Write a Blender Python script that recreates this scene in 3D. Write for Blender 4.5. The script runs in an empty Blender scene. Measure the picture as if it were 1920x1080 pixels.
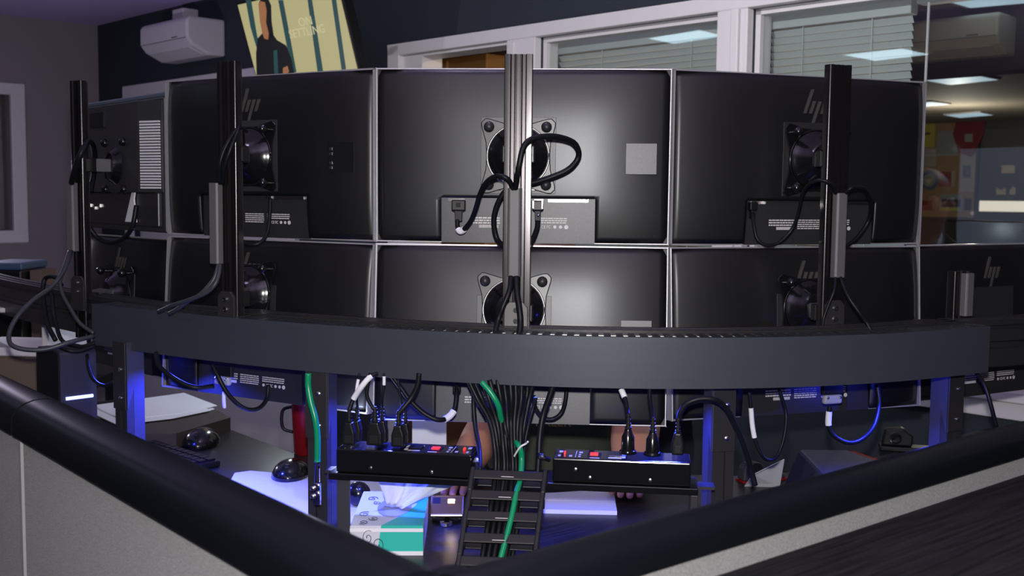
import bpy, bmesh, math, random
import numpy as np
from mathutils import Vector, Matrix
random.seed(7)
SC = bpy.context.scene
COL = SC.collection
V = Vector
R_ = math.radians
H = 1.35                      # camera height above the floor
FPX, TILT, ROLL = 2060.0, R_(4.77), 0.010
# ---------------------------------------------------------------- camera
cam_fwd = V((0, math.cos(TILT), -math.sin(TILT)))
up0 = V((0, math.sin(TILT), math.cos(TILT)))
r0 = V((1, 0, 0))
cam_r = (r0 * math.cos(ROLL) + up0 * math.sin(ROLL)).normalized()
cam_u = (up0 * math.cos(ROLL) - r0 * math.sin(ROLL)).normalized()
cd = bpy.data.cameras.new('camera'); cam = bpy.data.objects.new('camera', cd); COL.objects.link(cam)
m = Matrix.Identity(4)
for i in range(3):
    m[i][0] = cam_r[i]; m[i][1] = cam_u[i]; m[i][2] = -cam_fwd[i]
m[2][3] = H
cam.matrix_world = m
cd.sensor_width = 36.0; cd.lens = FPX * 36.0 / 1920.0; cd.clip_start = 0.05; cd.clip_end = 60
cd.dof.use_dof = True; cd.dof.focus_distance = 1.95; cd.dof.aperture_fstop = 9.0
SC.camera = cam
# ---------------------------------------------------------------- exposure, world
SC.view_settings.view_transform = 'Standard'; SC.view_settings.look = 'None'
SC.view_settings.gamma = 1.0; SC.view_settings.exposure = 0.0
SC.view_settings.use_curve_mapping = False
w = bpy.data.worlds.new('world'); SC.world = w; w.use_nodes = True
w.node_tree.nodes['Background'].inputs[0].default_value = (0.62, 0.55, 0.78, 1)
w.node_tree.nodes['Background'].inputs[1].default_value = 0.036
# ---------------------------------------------------------------- lights
def light(name, kind, loc, power, col=(1, 1, 1), size=.1, aim=None, size_y=None, spread=None):
    ld = bpy.data.lights.new(name, kind); ld.energy = power; ld.color = col
    if kind == 'AREA':
        ld.size = size
        if size_y: ld.shape = 'RECTANGLE'; ld.size_y = size_y
        if spread: ld.spread = spread
    else: ld.shadow_soft_size = size
    o = bpy.data.objects.new(name, ld); COL.objects.link(o); o.location = loc
    if aim is not None: o.rotation_euler = (V(aim) - V(loc)).to_track_quat('-Z', 'Y').to_euler()
    return o
light('camera_flash', 'POINT', (0.0, 0.02, H + 0.085), 105, (1.0, .97, .96), .018)
# unseen spot added to brighten the white trim of the window wall
sp = light('window_wall_fill', 'SPOT', (-.3, 1.7, 2.3), 95, (1.0, .97, .98), 0, (.7, 4.0, 2.12)); sp.data.spot_size = R_(84); sp.data.spot_blend = .45
light('left_wall_fill', 'POINT', (-2.2, 4.3, 1.45), 15, (.82, .76, 1.0), 0)  # unseen point added to brighten the air conditioner and left wall

# ================================================================ helpers
def ray(px, py):
    return (cam_fwd + cam_r * ((px - 960) / FPX) + cam_u * ((540 - py) / FPX))
CAM = V((0, 0, H))
def at(px, py, Y):                      # point of the place seen at a pixel, at forward distance Y
    d = ray(px, py); return CAM + d * (Y / d.y)
def atz(px, py, z):                     # same, on the horizontal plane z
    d = ray(px, py); return CAM + d * ((z - H) / d.z)
def atp(px, py, o, n):
    d = ray(px, py); return CAM + d * ((V(o) - CAM).dot(n) / d.dot(n))

class Fr:
    def __init__(s, o, u, w, v=None):
        s.o = V(o); s.u = V(u).normalized(); s.w = V(w).normalized()
        s.v = V(v).normalized() if v is not None else V((0, 0, 1))
    def p(s, a, b, c=0): return s.o + s.u * a + s.v * b + s.w * c
    def hit(s, px, py, c=0):
        q = atp(px, py, s.o + s.w * c, s.w) - s.o
        return q.dot(s.u), q.dot(s.v)
WORLD = Fr((0, 0, 0), (1, 0, 0), (0, -1, 0))

def mesh_clean(me, smooth):
    if smooth:
        me.polygons.foreach_set('use_smooth', [True] * len(me.polygons))
        if smooth == 'auto':
            try: me.set_sharp_from_angle(angle=R_(35))
            except Exception: pass
class MB:
    def __init__(s): s.v = []; s.f = []
    def poly(s, vs, fs):
        b = len(s.v); s.v += [V(x) for x in vs]; s.f += [tuple(b + i for i in f) for f in fs]; return s
    def box(s, fr, a0, a1, b0, b1, c0, c1):
        P = [fr.p(a, b, c) for c in (c0, c1) for b in (b0, b1) for a in (a0, a1)]
        return s.poly(P, [(0, 1, 3, 2), (4, 6, 7, 5), (0, 4, 5, 1), (2, 3, 7, 6), (0, 2, 6, 4), (1, 5, 7, 3)])
    def prism(s, fr, pts, c0, c1):       # outline in (a,b) extruded along w
        n = len(pts)
        P = [fr.p(a, b, c0) for a, b in pts] + [fr.p(a, b, c1) for a, b in pts]
        F = [tuple(range(n))[::-1], tuple(range(n, 2 * n))] + [(i, (i + 1) % n, n + (i + 1) % n, n + i) for i in range(n)]
        return s.poly(P, F)
    def sweep(s, path, prof, closed=True, caps=True):   # path points, prof = list of (side, up)
        n = len(prof); P = []; N = len(path)
        for i, p in enumerate(path):
            a = path[max(i - 1, 0)]; b = path[min(i + 1, N - 1)]
            t = (V(b) - V(a)); t.z = 0; t.normalize(); side = V((t.y, -t.x, 0))
            if 0 < i < N - 1:
                t1 = (V(p) - V(a)).normalized(); k = 1 / max(.3, abs(t.dot(t1)))
            else: k = 1
            for (x, z) in prof: P.append(V(p) + side * x * k + V((0, 0, z)))
        F = []
        for i in range(N - 1):
            for j in range(n if closed else n - 1):
                k2 = (j + 1) % n; F.append((i * n + j, i * n + k2, (i + 1) * n + k2, (i + 1) * n + j))
        if caps and closed: F += [tuple(range(n))[::-1], tuple((N - 1) * n + j for j in range(n))]
        return s.poly(P, F)
    def tube(s, pts, r, n=8, caps=True):
        pts = [V(p) for p in pts]; N = len(pts); rr = r if isinstance(r, (list, tuple)) else [r] * N
        P = []; up = None
        for i in range(N):
            t = (pts[min(i + 1, N - 1)] - pts[max(i - 1, 0)]).normalized()
            if up is None: up = t.orthogonal().normalized()
            up = (up - t * up.dot(t))
            up = up.normalized() if up.length > 1e-6 else t.orthogonal().normalized()
            sd = t.cross(up)
            for k in range(n):
                a = 2 * math.pi * k / n; P.append(pts[i] + (up * math.cos(a) + sd * math.sin(a)) * rr[i])
        F = [(i * n + k, i * n + (k + 1) % n, (i + 1) * n + (k + 1) % n, (i + 1) * n + k) for i in range(N - 1) for k in range(n)]
        if caps: F += [tuple(range(n))[::-1], tuple((N - 1) * n + k for k in range(n))]
        return s.poly(P, F)
    def cyl(s, p0, p1, r0, r1=None, n=20):
        return s.tube([p0, p1], [r0, r0 if r1 is None else r1], n)
    def lathe(s, o, ax, prof, n=28, ref=None):          # prof = (distance along ax, radius)
        ax = V(ax).normalized(); return s.tube([V(o) + ax * d for d, _ in prof], [max(r, 1e-4) for _, r in prof], n)
    def ball(s, c, r, n=14, sc=(1, 1, 1)):
        k = n // 2 + 1; P = []
        for i in range(k + 1):
            th = math.pi * i / k
            for j in range(n):
                ph = 2 * math.pi * j / n
                P.append(V(c) + V((math.sin(th) * math.cos(ph) * sc[0], math.sin(th) * math.sin(ph) * sc[1], math.cos(th) * sc[2])) * r)
        F = [(i * n + j, i * n + (j + 1) % n, (i + 1) * n + (j + 1) % n, (i + 1) * n + j) for i in range(k) for j in range(n)]
        return s.poly(P, F)
    def build(s, name, mat, parent=None, smooth=None, bevel=0, seg=2):
        o0 = V((0, 0, 0))
        if parent is not None:
            o0 = abs_loc(parent)
        else:
            xs = [v.x for v in s.v]; ys = [v.y for v in s.v]; zs = [v.z for v in s.v]
            o0 = V(((min(xs) + max(xs)) / 2, (min(ys) + max(ys)) / 2, min(zs)))
        me = bpy.data.meshes.new(name); me.from_pydata([v - o0 for v in s.v], [], s.f)
        bm = bmesh.new(); bm.from_mesh(me); bmesh.ops.remove_doubles(bm, verts=bm.verts, dist=1e-6)
        bmesh.ops.recalc_face_normals(bm, faces=bm.faces); bm.to_mesh(me); bm.free()
        me.materials.append(mat); mesh_clean(me, smooth)
        ob = bpy.data.objects.new(name, me); COL.objects.link(ob)
        if parent is not None: ob.parent = parent
        else: ob.location = o0
        if bevel:
            b = ob.modifiers.new('bevel', 'BEVEL'); b.width = bevel; b.segments = seg; b.limit_method = 'ANGLE'; b.angle_limit = R_(40)
            try: b.harden_normals = False
            except Exception: pass
        return ob
def abs_loc(o):
    l = V(o.location)
    while o.parent is not None: o = o.parent; l += V(o.location)
    return l
def tag(o, label, cat, group=None, kind=None):
    o['label'] = label; o['category'] = cat
    if group: o['group'] = group
    if kind: o['kind'] = kind
    return o
def thing(name, loc, label, cat, group=None):
    o = bpy.data.objects.new(name, None); COL.objects.link(o); o.location = V(loc); o.empty_display_size = .05
    return tag(o, label, cat, group)
def struct(o): o['kind'] = 'structure'; return o
def crom(pts, sub=8):
    pts = [V(p) for p in pts]; P = [pts[0] * 2 - pts[1]] + pts + [pts[-1] * 2 - pts[-2]]; out = []
    for i in range(1, len(P) - 2):
        a, b, c, d = P[i - 1], P[i], P[i + 1], P[i + 2]
        for k in range(sub):
            t = k / sub
            out.append(.5 * ((2 * b) + (c - a) * t + (2 * a - 5 * b + 4 * c - d) * t * t + (3 * b - a - 3 * c + d) * t ** 3))
    out.append(pts[-1]); return out

# ---------------------------------------------------------------- materials
def mat(name, col, rough=.5, metal=0, emit=None, es=0, spec=.5, noise=None, bump=None, coat=0, trans=0, alpha=1):
    M = bpy.data.materials.new(name); M.use_nodes = True; nt = M.node_tree; b = nt.nodes['Principled BSDF']
    b.inputs['Base Color'].default_value = (*col, 1); b.inputs['Roughness'].default_value = rough
    b.inputs['Metallic'].default_value = metal; b.inputs['Specular IOR Level'].default_value = spec
    b.inputs['Coat Weight'].default_value = coat
    if trans: b.inputs['Transmission Weight'].default_value = trans
    if emit: b.inputs['Emission Color'].default_value = (*emit, 1); b.inputs['Emission Strength'].default_value = es
    if noise or bump:
        tc = nt.nodes.new('ShaderNodeTexCoord'); mp = nt.nodes.new('ShaderNodeMapping'); nt.links.new(tc.outputs['Object'], mp.inputs[0])
    if noise:      # (scale, amount, second colour, stretch, rotz)
        sc, am, c2, st, rz = (list(noise) + [None] * 5)[:5]
        st = st or (1, 1, 1); rz = rz or 0
        mp.inputs['Scale'].default_value = st
        m2 = nt.nodes.new('ShaderNodeVectorRotate'); m2.rotation_type = 'Z_AXIS'; m2.inputs['Angle'].default_value = rz
        nt.links.new(tc.outputs['Object'], m2.inputs['Vector']); nt.links.new(m2.outputs[0], mp.inputs[0])
        nz = nt.nodes.new('ShaderNodeTexNoise'); nz.inputs['Scale'].default_value = sc; nz.inputs['Detail'].default_value = 4
        nt.links.new(mp.outputs[0], nz.inputs['Vector'])
        rp = nt.nodes.new('ShaderNodeValToRGB'); rp.color_ramp.elements[0].color = (*col, 1); rp.color_ramp.elements[1].color = (*c2, 1)
        rp.color_ramp.elements[0].position = .5 - am; rp.color_ramp.elements[1].position = .5 + am
        nt.links.new(nz.outputs[0], rp.inputs[0]); nt.links.new(rp.outputs[0], b.inputs['Base Color'])
    if bump:       # (scale, strength)
        nb = nt.nodes.new('ShaderNodeTexNoise'); nb.inputs['Scale'].default_value = bump[0]; nb.inputs['Detail'].default_value = 2
        nt.links.new(tc.outputs['Object'], nb.inputs['Vector'])
        bp = nt.nodes.new('ShaderNodeBump'); bp.inputs['Strength'].default_value = bump[1]; bp.inputs['Distance'].default_value = .002
        nt.links.new(nb.outputs[0], bp.inputs['Height']); nt.links.new(bp.outputs[0], b.inputs['Normal'])
    return M
M = {}
M['mon_back'] = mat('brushed_black_aluminium', (.0085, .0088, .0095), .285, .9, noise=(900, .3, (.0165, .017, .018)), bump=(1400, .012))
_b = M['mon_back'].node_tree.nodes['Principled BSDF']; _b.inputs['Coat Weight'].default_value = .55; _b.inputs['Coat Roughness'].default_value = .52; _b.inputs['Coat IOR'].default_value = 1.75
M['rim'] = mat('silver_rim', (.52, .51, .53), .36, .55)
M['panel'] = mat('grey_port_panel', (.040, .040, .042), .40, .6, noise=(700, .3, (.066, .066, .068)))
M['oldback'] = mat('old_monitor_plastic', (.03, .03, .032), .42, 0, bump=(900, .2))
M['logo'] = mat('logo_grey', (.10, .092, .085), .34, .35)
M['black'] = mat('black_plastic', (.008, .008, .009), .38, spec=.3)
M['blackgloss'] = mat('gloss_black_plastic', (.006, .006, .007), .18, coat=.15)
M['blacksoft'] = mat('black_rubber', (.009, .009, .010), .48, spec=.3)
M['cablem'] = mat('black_cable', (.006, .007, .0085), .42, spec=.22)
M['plate'] = mat('dark_steel_plate', (.040, .040, .040), .34, .8)
M['rimsteel'] = mat('bright_steel_rim', (.42, .41, .40), .3, .9)
M['knob'] = mat('grey_knob', (.030, .030, .031), .42, .2)
M['cablegrey'] = mat('slate_cable', (.03, .035, .037), .42)
M['screen'] = mat('monitor_screen', (.01, .01, .012), .2, emit=(.5, .6, .9), es=.28)
M['post'] = mat('anodised_post', (.058, .053, .055), .25, .9)
M['postdark'] = mat('anodised_groove', (.05, .045, .048), .4, .6)
M['cover'] = mat('grey_cable_cover', (.10, .10, .098), .48, 0)
M['bracket'] = mat('bracket_steel', (.09, .088, .085), .4, .5)
M['chrome'] = mat('chrome', (.85, .84, .83), .14, 1)
M['screw'] = mat('steel_screw', (.8, .78, .77), .22, 1)
M['tray'] = mat('grey_tray_cover', (.052, .060, .074), .47, .35, noise=(9, .35, (.060, .067, .080), (1, 1, 14)))
M['trayin'] = mat('tray_inside', (.8, .8, .8), .4, .3)
M['grille'] = mat('tray_grille', (.02, .023, .026), .4)
M['rail'] = mat('black_rail', (.028, .028, .028), .38, .3)
M['leg'] = mat('dark_leg', (.035, .034, .034), .4, .3)
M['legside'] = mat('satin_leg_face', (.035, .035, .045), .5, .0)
M['desk'] = mat('dark_desk_laminate', (.006, .0055, .006), .36, 0, spec=.28, noise=(6, .22, (.030, .028, .029), (1.2, 26, 1), R_(-40)))
M['counter'] = mat('charcoal_woodgrain', (.004, .004, .0045), .6, 0, spec=.12, noise=(7, .16, (.013, .013, .0132), (1.2, 30, 1), R_(-40)))
M['fabric'] = mat('grey_fabric', (.080, .080, .078), .9, 0, noise=(620, .22, (.22, .218, .212)), bump=(700, .9))
M['fabric'].node_tree.nodes['Principled BSDF'].inputs['Sheen Weight'].default_value = .25
M['cap'] = mat('black_cap', (.003, .004, .0055), .38, 0, spec=.13)
M['navy'] = mat('navy_paint', (.020, .029, .040), .7, 0, noise=(2, .3, (.023, .032, .043)))
M['lilac'] = mat('pale_wall_paint', (.27, .232, .25), .8)
M['ceil'] = mat('ceiling_paint', (.66, .54, .92), .85, noise=(60, .3, (.70, .58, .96)))
M['trim'] = mat('white_trim', (.72, .69, .70), .5)
M['acw'] = mat('air_conditioner_white', (.72, .70, .72), .4)
M['acdark'] = mat('air_conditioner_slot', (.12, .12, .13), .6)
M['blind'] = mat('blind_slat', (.62, .65, .63), .5)
M['dark'] = mat('dark_room', (.045, .042, .038), .8)
M['floor'] = mat('carpet_floor', (.05, .05, .055), .95, noise=(90, .3, (.08, .08, .085)))
M['brown'] = mat('brown_wood', (.14, .055, .016), .5, noise=(5, .3, (.09, .032, .010), (1, 8, 1)))
M['dimwood'] = mat('dim_wood', (.16, .12, .09), .5)
M['orange'] = mat('warm_lit_wood', (.55, .30, .12), .5)
M['white'] = mat('white_paper', (.82, .83, .86), .6)
M['tagw'] = mat('white_label', (.85, .85, .86), .45)
M['labeltxt'] = mat('label_print', (.62, .60, .58), .45)
M['green'] = mat('green_cable', (.004, .26, .10), .3)
M['red'] = mat('red_tumbler', (.20, .003, .004), .4)
M['redled'] = mat('red_led', (.6, .01, .01), .3, emit=(1, .03, .03), es=1.6)
M['blueled'] = mat('blue_led', (.1, .15, 1), .3, emit=(.06, .09, 1), es=1.5)
M['bluedvi'] = mat('connector_shell', (.35, .36, .42), .35)
M['teal'] = mat('teal_card', (.02, .50, .40), .5)
M['lav'] = mat('tissue_box_card', (.62, .64, .70), .5)
M['tissue'] = mat('tissue_paper', (.80, .82, .86), .8)
M['ink'] = mat('dark_ink', (.03, .03, .06), .5)
M['gold'] = mat('gold_case', (.24, .16, .05), .28, .9)
M['glint'] = mat('phone_glint', (1, .9, .7), .3, emit=(1, .74, .40), es=45)  # emission stands in for a warm reflection on the phone
M['skin'] = mat('skin', (.60, .26, .155), .5, noise=(14, .3, (.66, .30, .18)))
M['shirt'] = mat('olive_knit', (.085, .095, .068), .85, bump=(260, .5))
M['pants'] = mat('dark_trousers', (.02, .02, .028), .85)
M['hair'] = mat('brown_hair', (.03, .018, .012), .6)
M['goldtxt'] = mat('gold_print', (.42, .30, .10), .5)
M['lamp'] = mat('ceiling_lamp_diffuser', (.8, .85, .9), .5, emit=(.62, .86, 1.0), es=3.6)
M['lampfar'] = mat('far_lamp_diffuser', (.8, .85, .9), .5, emit=(.55, .78, .95), es=.62)
M['cork'] = mat('cork_board', (.42, .26, .14), .8, noise=(60, .3, (.34, .20, .10)))
M['yellow'] = mat('yellow_poster', (.55, .48, .08), .6)
M['redcloth'] = mat('dark_red_flag', (.22, .02, .03), .7)
M['greyblind'] = mat('grey_far_blind', (.085, .078, .064), .6)
M['daylight'] = mat('daylight_gap', (1, .95, .85), .5, emit=(1, .88, .72), es=.75)
M['tan'] = mat('tan_card', (.62, .50, .32), .6)
M['bluebox'] = mat('blue_box_card', (.020, .022, .06), .38)
M['redside'] = mat('red_box_card', (.30, .035, .02), .5)
M['rack'] = mat('dark_cupboard', (.02, .022, .03), .45)

M['cream'] = mat('tv_cream', (.0, .0, .0), .4, emit=(.50, .45, .23), es=.85)
M['tvteal'] = mat('tv_teal', (0, 0, 0), .4, emit=(.02, .06, .065), es=1)
M['tvpale'] = mat('tv_pale', (0, 0, 0), .4, emit=(.54, .49, .29), es=1)
M['tvblack'] = mat('tv_black', (0, 0, 0), .4, emit=(.007, .007, .009), es=1)
M['tvskin'] = mat('tv_skin', (0, 0, 0), .4, emit=(.30, .13, .06), es=1)

def glass_mat(name, tint, refl):
    Mt = bpy.data.materials.new(name); Mt.use_nodes = True; nt = Mt.node_tree
    for n in list(nt.nodes): nt.nodes.remove(n)
    o = nt.nodes.new('ShaderNodeOutputMaterial'); mx = nt.nodes.new('ShaderNodeMixShader')
    t = nt.nodes.new('ShaderNodeBsdfTransparent'); t.inputs[0].default_value = (*tint, 1)
    g = nt.nodes.new('ShaderNodeBsdfGlossy'); g.inputs['Roughness'].default_value = 0.01
    mx.inputs[0].default_value = refl
    nt.links.new(t.outputs[0], mx.inputs[1]); nt.links.new(g.outputs[0], mx.inputs[2]); nt.links.new(mx.outputs[0], o.inputs[0])
    return Mt
M['glass'] = glass_mat('window_glass', (.93, .96, .95), .12)

def text_mesh(txt, size, fr, a, b, c, name, mt, parent, align='LEFT', ext=.0006, sx=1, flat=True):
    cu = bpy.data.curves.new(name, 'FONT'); cu.body = txt; cu.size = size; cu.extrude = ext; cu.align_x = align
    tmp = bpy.data.objects.new(name, cu); COL.objects.link(tmp)
    dg = bpy.context.evaluated_depsgraph_get(); me = bpy.data.meshes.new_from_object(tmp.evaluated_get(dg))
    COL.objects.unlink(tmp); bpy.data.objects.remove(tmp); bpy.data.curves.remove(cu)
    o0 = abs_loc(parent)
    for vv in me.vertices:
        q = vv.co; vv.co = fr.p(a + q.x * sx, b + q.y, c + q.z) - o0
    me.materials.clear(); me.materials.append(mt)
    ob = bpy.data.objects.new(name, me); COL.objects.link(ob); ob.parent = parent
    return ob
# ================================================================ THE ROOM
CEIL = 2.38
CN = V((-2.59, 6.93, 0))                        # far corner of the office
BW = Fr(CN, (.695, -.718, 0), (-.718, -.695, 0)) # the navy wall with the windows
LW = Fr(CN, (-.718, -.695, 0), (.695, -.718, 0)) # the pale wall on the left
fl = MB().box(WORLD, -12, 16, -.05, 0, -17, 4).build('floor', M['floor']); struct(fl)
tcol = V((.718, .695, 0))
# ceiling of this room (on the camera side of the navy wall)
cb = MB(); P = [BW.p(-.1, CEIL, -.1), BW.p(13, CEIL, -.1), BW.p(13, CEIL, 13), BW.p(-.1, CEIL, 13)]
P2 = [p + V((0, 0, .08)) for p in P]; cb.poly(P + P2, [(0, 1, 2, 3), (4, 7, 6, 5), (0, 4, 5, 1), (1, 5, 6, 2), (2, 6, 7, 3), (3, 7, 4, 0)])
struct(cb.build('ceiling', M['ceil']))
# openings measured on the wall
a_t0 = BW.hit(739, 95)[0]; a_1l = BW.hit(795, 110)[0]; a_1r = BW.hit(962, 95)[0]
a_2l = BW.hit(1015, 100)[0]; a_2r = BW.hit(1355, 90)[0]; a_3l = BW.hit(1412, 100)[0]; a_end = a_3l + 3.4
b_tt = BW.hit(739, 88)[1]; b_t = BW.hit(1100, 60)[1]; b_t = b_tt - .045
b_s1 = BW.hit(1803, 716)[1]; b_s0 = BW.hit(1803, 770)[1]
a_d0 = BW.hit(238, 170)[0]; b_d1 = BW.hit(238, 163)[1]; b_d0 = BW.hit(238, 185)[1]; a_d1 = BW.hit(560, 130)[0]
wl = MB()
T = .12
wl.box(BW, -.1, a_d0 + .05, 0, CEIL, -T, 0)
wl.box(BW, a_d0 + .05, a_d1 - .05, b_d0, CEIL, -T, 0)
wl.box(BW, a_d1 - .05, a_t0 + .06, 0, CEIL, -T, 0)
wl.box(BW, a_t0 + .06, a_end, b_t, CEIL, -T, 0)
wl.box(BW, a_1r, a_2l, 0, b_t, -T, 0)
wl.box(BW, a_2l, a_end, 0, b_s0 + .03, -T, 0)
wl.box(BW, a_2r, a_3l, b_s0, b_t, -T, 0)
wl.box(BW, a_end, 13, 0, CEIL, -T, 0)
struct(wl.build('wall_back', M['navy']))
# left wall with its own window
l1 = LW.hit(47, 300)[0]; bt1 = LW.hit(30, 157)[1]; bt0 = LW.hit(30, 455)[1]
bi1 = LW.hit(10, 178)[1]; bi0 = LW.hit(10, 432)[1]; li = LW.hit(20, 300)[0]; lfar = li + 1.1
ll = MB(); ll.box(LW, -.1, li, 0, CEIL, -T, 0); ll.box(LW, li, lfar, bi1, CEIL, -T, 0); ll.box(LW, li, lfar, 0, bi0, -T, 0); ll.box(LW, lfar, 13, 0, CEIL, -T, 0)
struct(ll.build('wall_left', M['lilac']))
wn = MB()
fw = li - l1
wn.box(LW, li - fw, li, bt0, bt1, 0, .03); wn.box(LW, lfar, lfar + fw, bt0, bt1, 0, .03)
wn.box(LW, li - fw, lfar + fw, bi1, bt1, 0, .032); wn.box(LW, li - fw, lfar + fw, bt0, bi0, 0, .032)
wo = struct(wn.build('window_1', M['trim'], bevel=.006))
g = MB().box(LW, li, lfar, bi0, bi1, -.07, -.06).build('pane', M['glass'], wo)
g = MB().box(LW, li - .1, lfar + .1, bi0 - .1, bi1 + .1, -.30, -.28).build('window_1_backing', mat('window_beyond', (.10, .08, .045), .7)); g.name = 'wall_beyond'; struct(g)
# window band trim
tr = MB()
tr.box(BW, a_t0, a_end, b_t, b_tt, 0, .035)
tr.box(BW, a_t0, a_t0 + .075, 0, b_tt, 0, .035)
struct(tr.build('trim_1', M['trim'], bevel=.004))
tr = MB(); tr.box(BW, a_t0 + .075, a_1l, 0, b_t, -.10, .01); tr.box(BW, a_1l, a_1r, b_t - .012, b_t, -.10, .01); tr.box(BW, a_1r - .0, a_2l, 0, b_t, 0, .035)
tr.box(BW, a_1r + .02, a_1r + .05, 0, b_t - .01, .035, .045)
dr = struct(tr.build('door_1', M['trim'], bevel=.003))
struct(MB().box(BW, a_2r, a_3l - .0, b_s0, b_t, 0, .035).box(BW, a_2r + .06, a_2r + .09, b_s1, b_t, .035, .05).build('trim_2', M['trim'], bevel=.004))
tr = MB(); tr.box(BW, a_2l, a_end, b_s0, b_s1 - .03, 0, .03); tr.box(BW, a_2l, a_end, b_s1 - .03, b_s1, -.10, .055)
struct(tr.build('trim_3', M['trim'], bevel=.004))
def window(n, a0, a1):
    f = MB(); t = .018
    f.box(BW, a0, a0 + t, b_s1, b_t, -.07, -.01); f.box(BW, a1 - t, a1, b_s1, b_t, -.07, -.01)
    f.box(BW, a0, a1, b_t - t, b_t, -.07, -.01); f.box(BW, a0, a1, b_s1, b_s1 + t, -.07, -.01)
    o = struct(f.build('window_%d' % n, M['trim'], bevel=.003))
    MB().box(BW, a0 + t, a1 - t, b_s1 + t, b_t - t, -.034, -.028).build('pane', M['glass'], o)
window(2, a_2l, a_2r); window(3, a_3l, a_end)
# white door head on the left part of the navy wall
tr = MB(); tr.box(BW, a_d0, a_d1, b_d0, b_d1, 0, .03); tr.box(BW, a_d0, a_d0 + .07, 0, b_d0, 0, .03); tr.box(BW, a_d1 - .07, a_d1, 0, b_d0, 0, .03)
d2 = struct(tr.build('door_2', M['trim'], bevel=.004)); MB().box(BW, a_d0 + .06, a_d1 - .06, 0, b_d0 + .01, -.08, -.04).build('door_leaf', M['trim'], d2)
# blinds behind the glass
def blind(name, a0, a1, b0, b1, label, gap=None, wand=None):
    t = thing(name, BW.p((a0 + a1) / 2, b0, -.11), label, 'blind', 'pale horizontal window blinds')
    MB().box(BW, a0, a1, b1 - .045, b1, -.13, -.085).build('head_rail', M['blind'], t, bevel=.003)
    s = MB(); z = b1 - .05
    while z > b0:
        if not (gap and abs(z - gap) < .0075):
            P = [BW.p(a0, z, -.095), BW.p(a1, z, -.095), BW.p(a1, z - .0192, -.108), BW.p(a0, z - .0192, -.108)]
            Q = [p + BW.w * -.0016 for p in P]
            s.poly(P + Q, [(0, 1, 2, 3), (7, 6, 5, 4), (0, 3, 7, 4), (1, 5, 6, 2), (0, 4, 5, 1), (3, 2, 6, 7)])
        z -= .0225
    s.build('slats', M['blind'], t)
    for k in (.28, .75):
        aa = a0 + (a1 - a0) * k
        MB().box(BW, aa - .0015, aa + .0015, b0, b1 - .04, -.0945, -.0925).build('ladder_cord', M['blind'], t)
    return t
a_b2e = BW.hit(1678, 100)[0]
blind('window_blind', a_2l - .02, a_2r + .02, b_s1 + .3, b_t - .01, 'closed pale blind behind the left window pane, one slat skewed open', gap=BW.hit(1200, 107, -.1)[1])
blind('window_blind', a_3l - .02, a_b2e, b_s1 + .3, b_t - .01, 'closed pale blind behind the wider right window, ending beside dark glass')
ax_ = BW.hit(1714, 80)[0]
t3 = thing('window_blind', BW.p(ax_ + .4, b_t - .1, -.11), 'raised blind with a hanging white wand at top right', 'blind', 'pale horizontal window blinds')
bz = BW.hit(1715, 10, -.1)[1]
MB().box(BW, a_b2e + .015, a_b2e + 1.2, bz - .0, bz + .05, -.135, -.085).build('head_rail', M['blind'], t3, bevel=.004)
MB().tube([BW.p(ax_, bz, -.08), BW.p(ax_ - .004, bz - .9, -.08)], .004, 8).build('wand', M['trim'], t3)
# ---- reflected office, built as a solid room behind the glass
C2 = 2.36
def cpt(px, py, z=C2): return atz(px, py, z)
ad = MB()
P = [BW.p(-1, C2, -T), BW.p(13, C2, -T), BW.p(13, C2, -11.2), BW.p(-1, C2, -11.2)]; P2 = [p + V((0, 0, .08)) for p in P]
ad.poly(P + P2, [(0, 1, 2, 3), (4, 7, 6, 5), (0, 4, 5, 1), (1, 5, 6, 2), (2, 6, 7, 3), (3, 7, 4, 0)])
struct(ad.build('ceiling_beyond', mat('ceiling_beyond', (.30, .26, .20), .8)))
struct(MB().box(BW, -1, 13, 0, C2 + .05, -11.3, -11.2).build('wall_beyond', M['dark']))
struct(MB().box(BW, -1, 13, BW.hit(1800, 138, -2.9)[1], C2, -3.1, -2.9).build('trim_4', M['dark']))
# orange lit room behind the door opening
struct(MB().box(BW, a_1l - 1.5, a_1r + .6, 0, C2, -1.9, -1.8).build('wall_beyond', M['dimwood']))
oh = thing('wall_cupboard', BW.p(a_1l + .6, 1.2, -1.7), 'warm orange lit wooden cupboard seen through the open doorway', 'cupboard')
MB().box(BW, BW.hit(800, 110, -1.7)[0], BW.hit(935, 110, -1.7)[0], 1.0, BW.hit(850, 113, -1.7)[1], -1.78, -1.6).build('carcass', M['orange'], oh, bevel=.01)
MB().box(BW, BW.hit(800, 110, -1.7)[0] + .05, BW.hit(865, 110, -1.7)[0], 1.05, BW.hit(850, 118, -1.7)[1], -1.6, -1.58).build('door', M['orange'], oh, bevel=.01)
light('doorway_fill', 'POINT', BW.p(a_1l + .5, 2.15, -1.0), 18, (1, .72, .42), 0)  # unseen warm point added to brighten the cupboard
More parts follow.
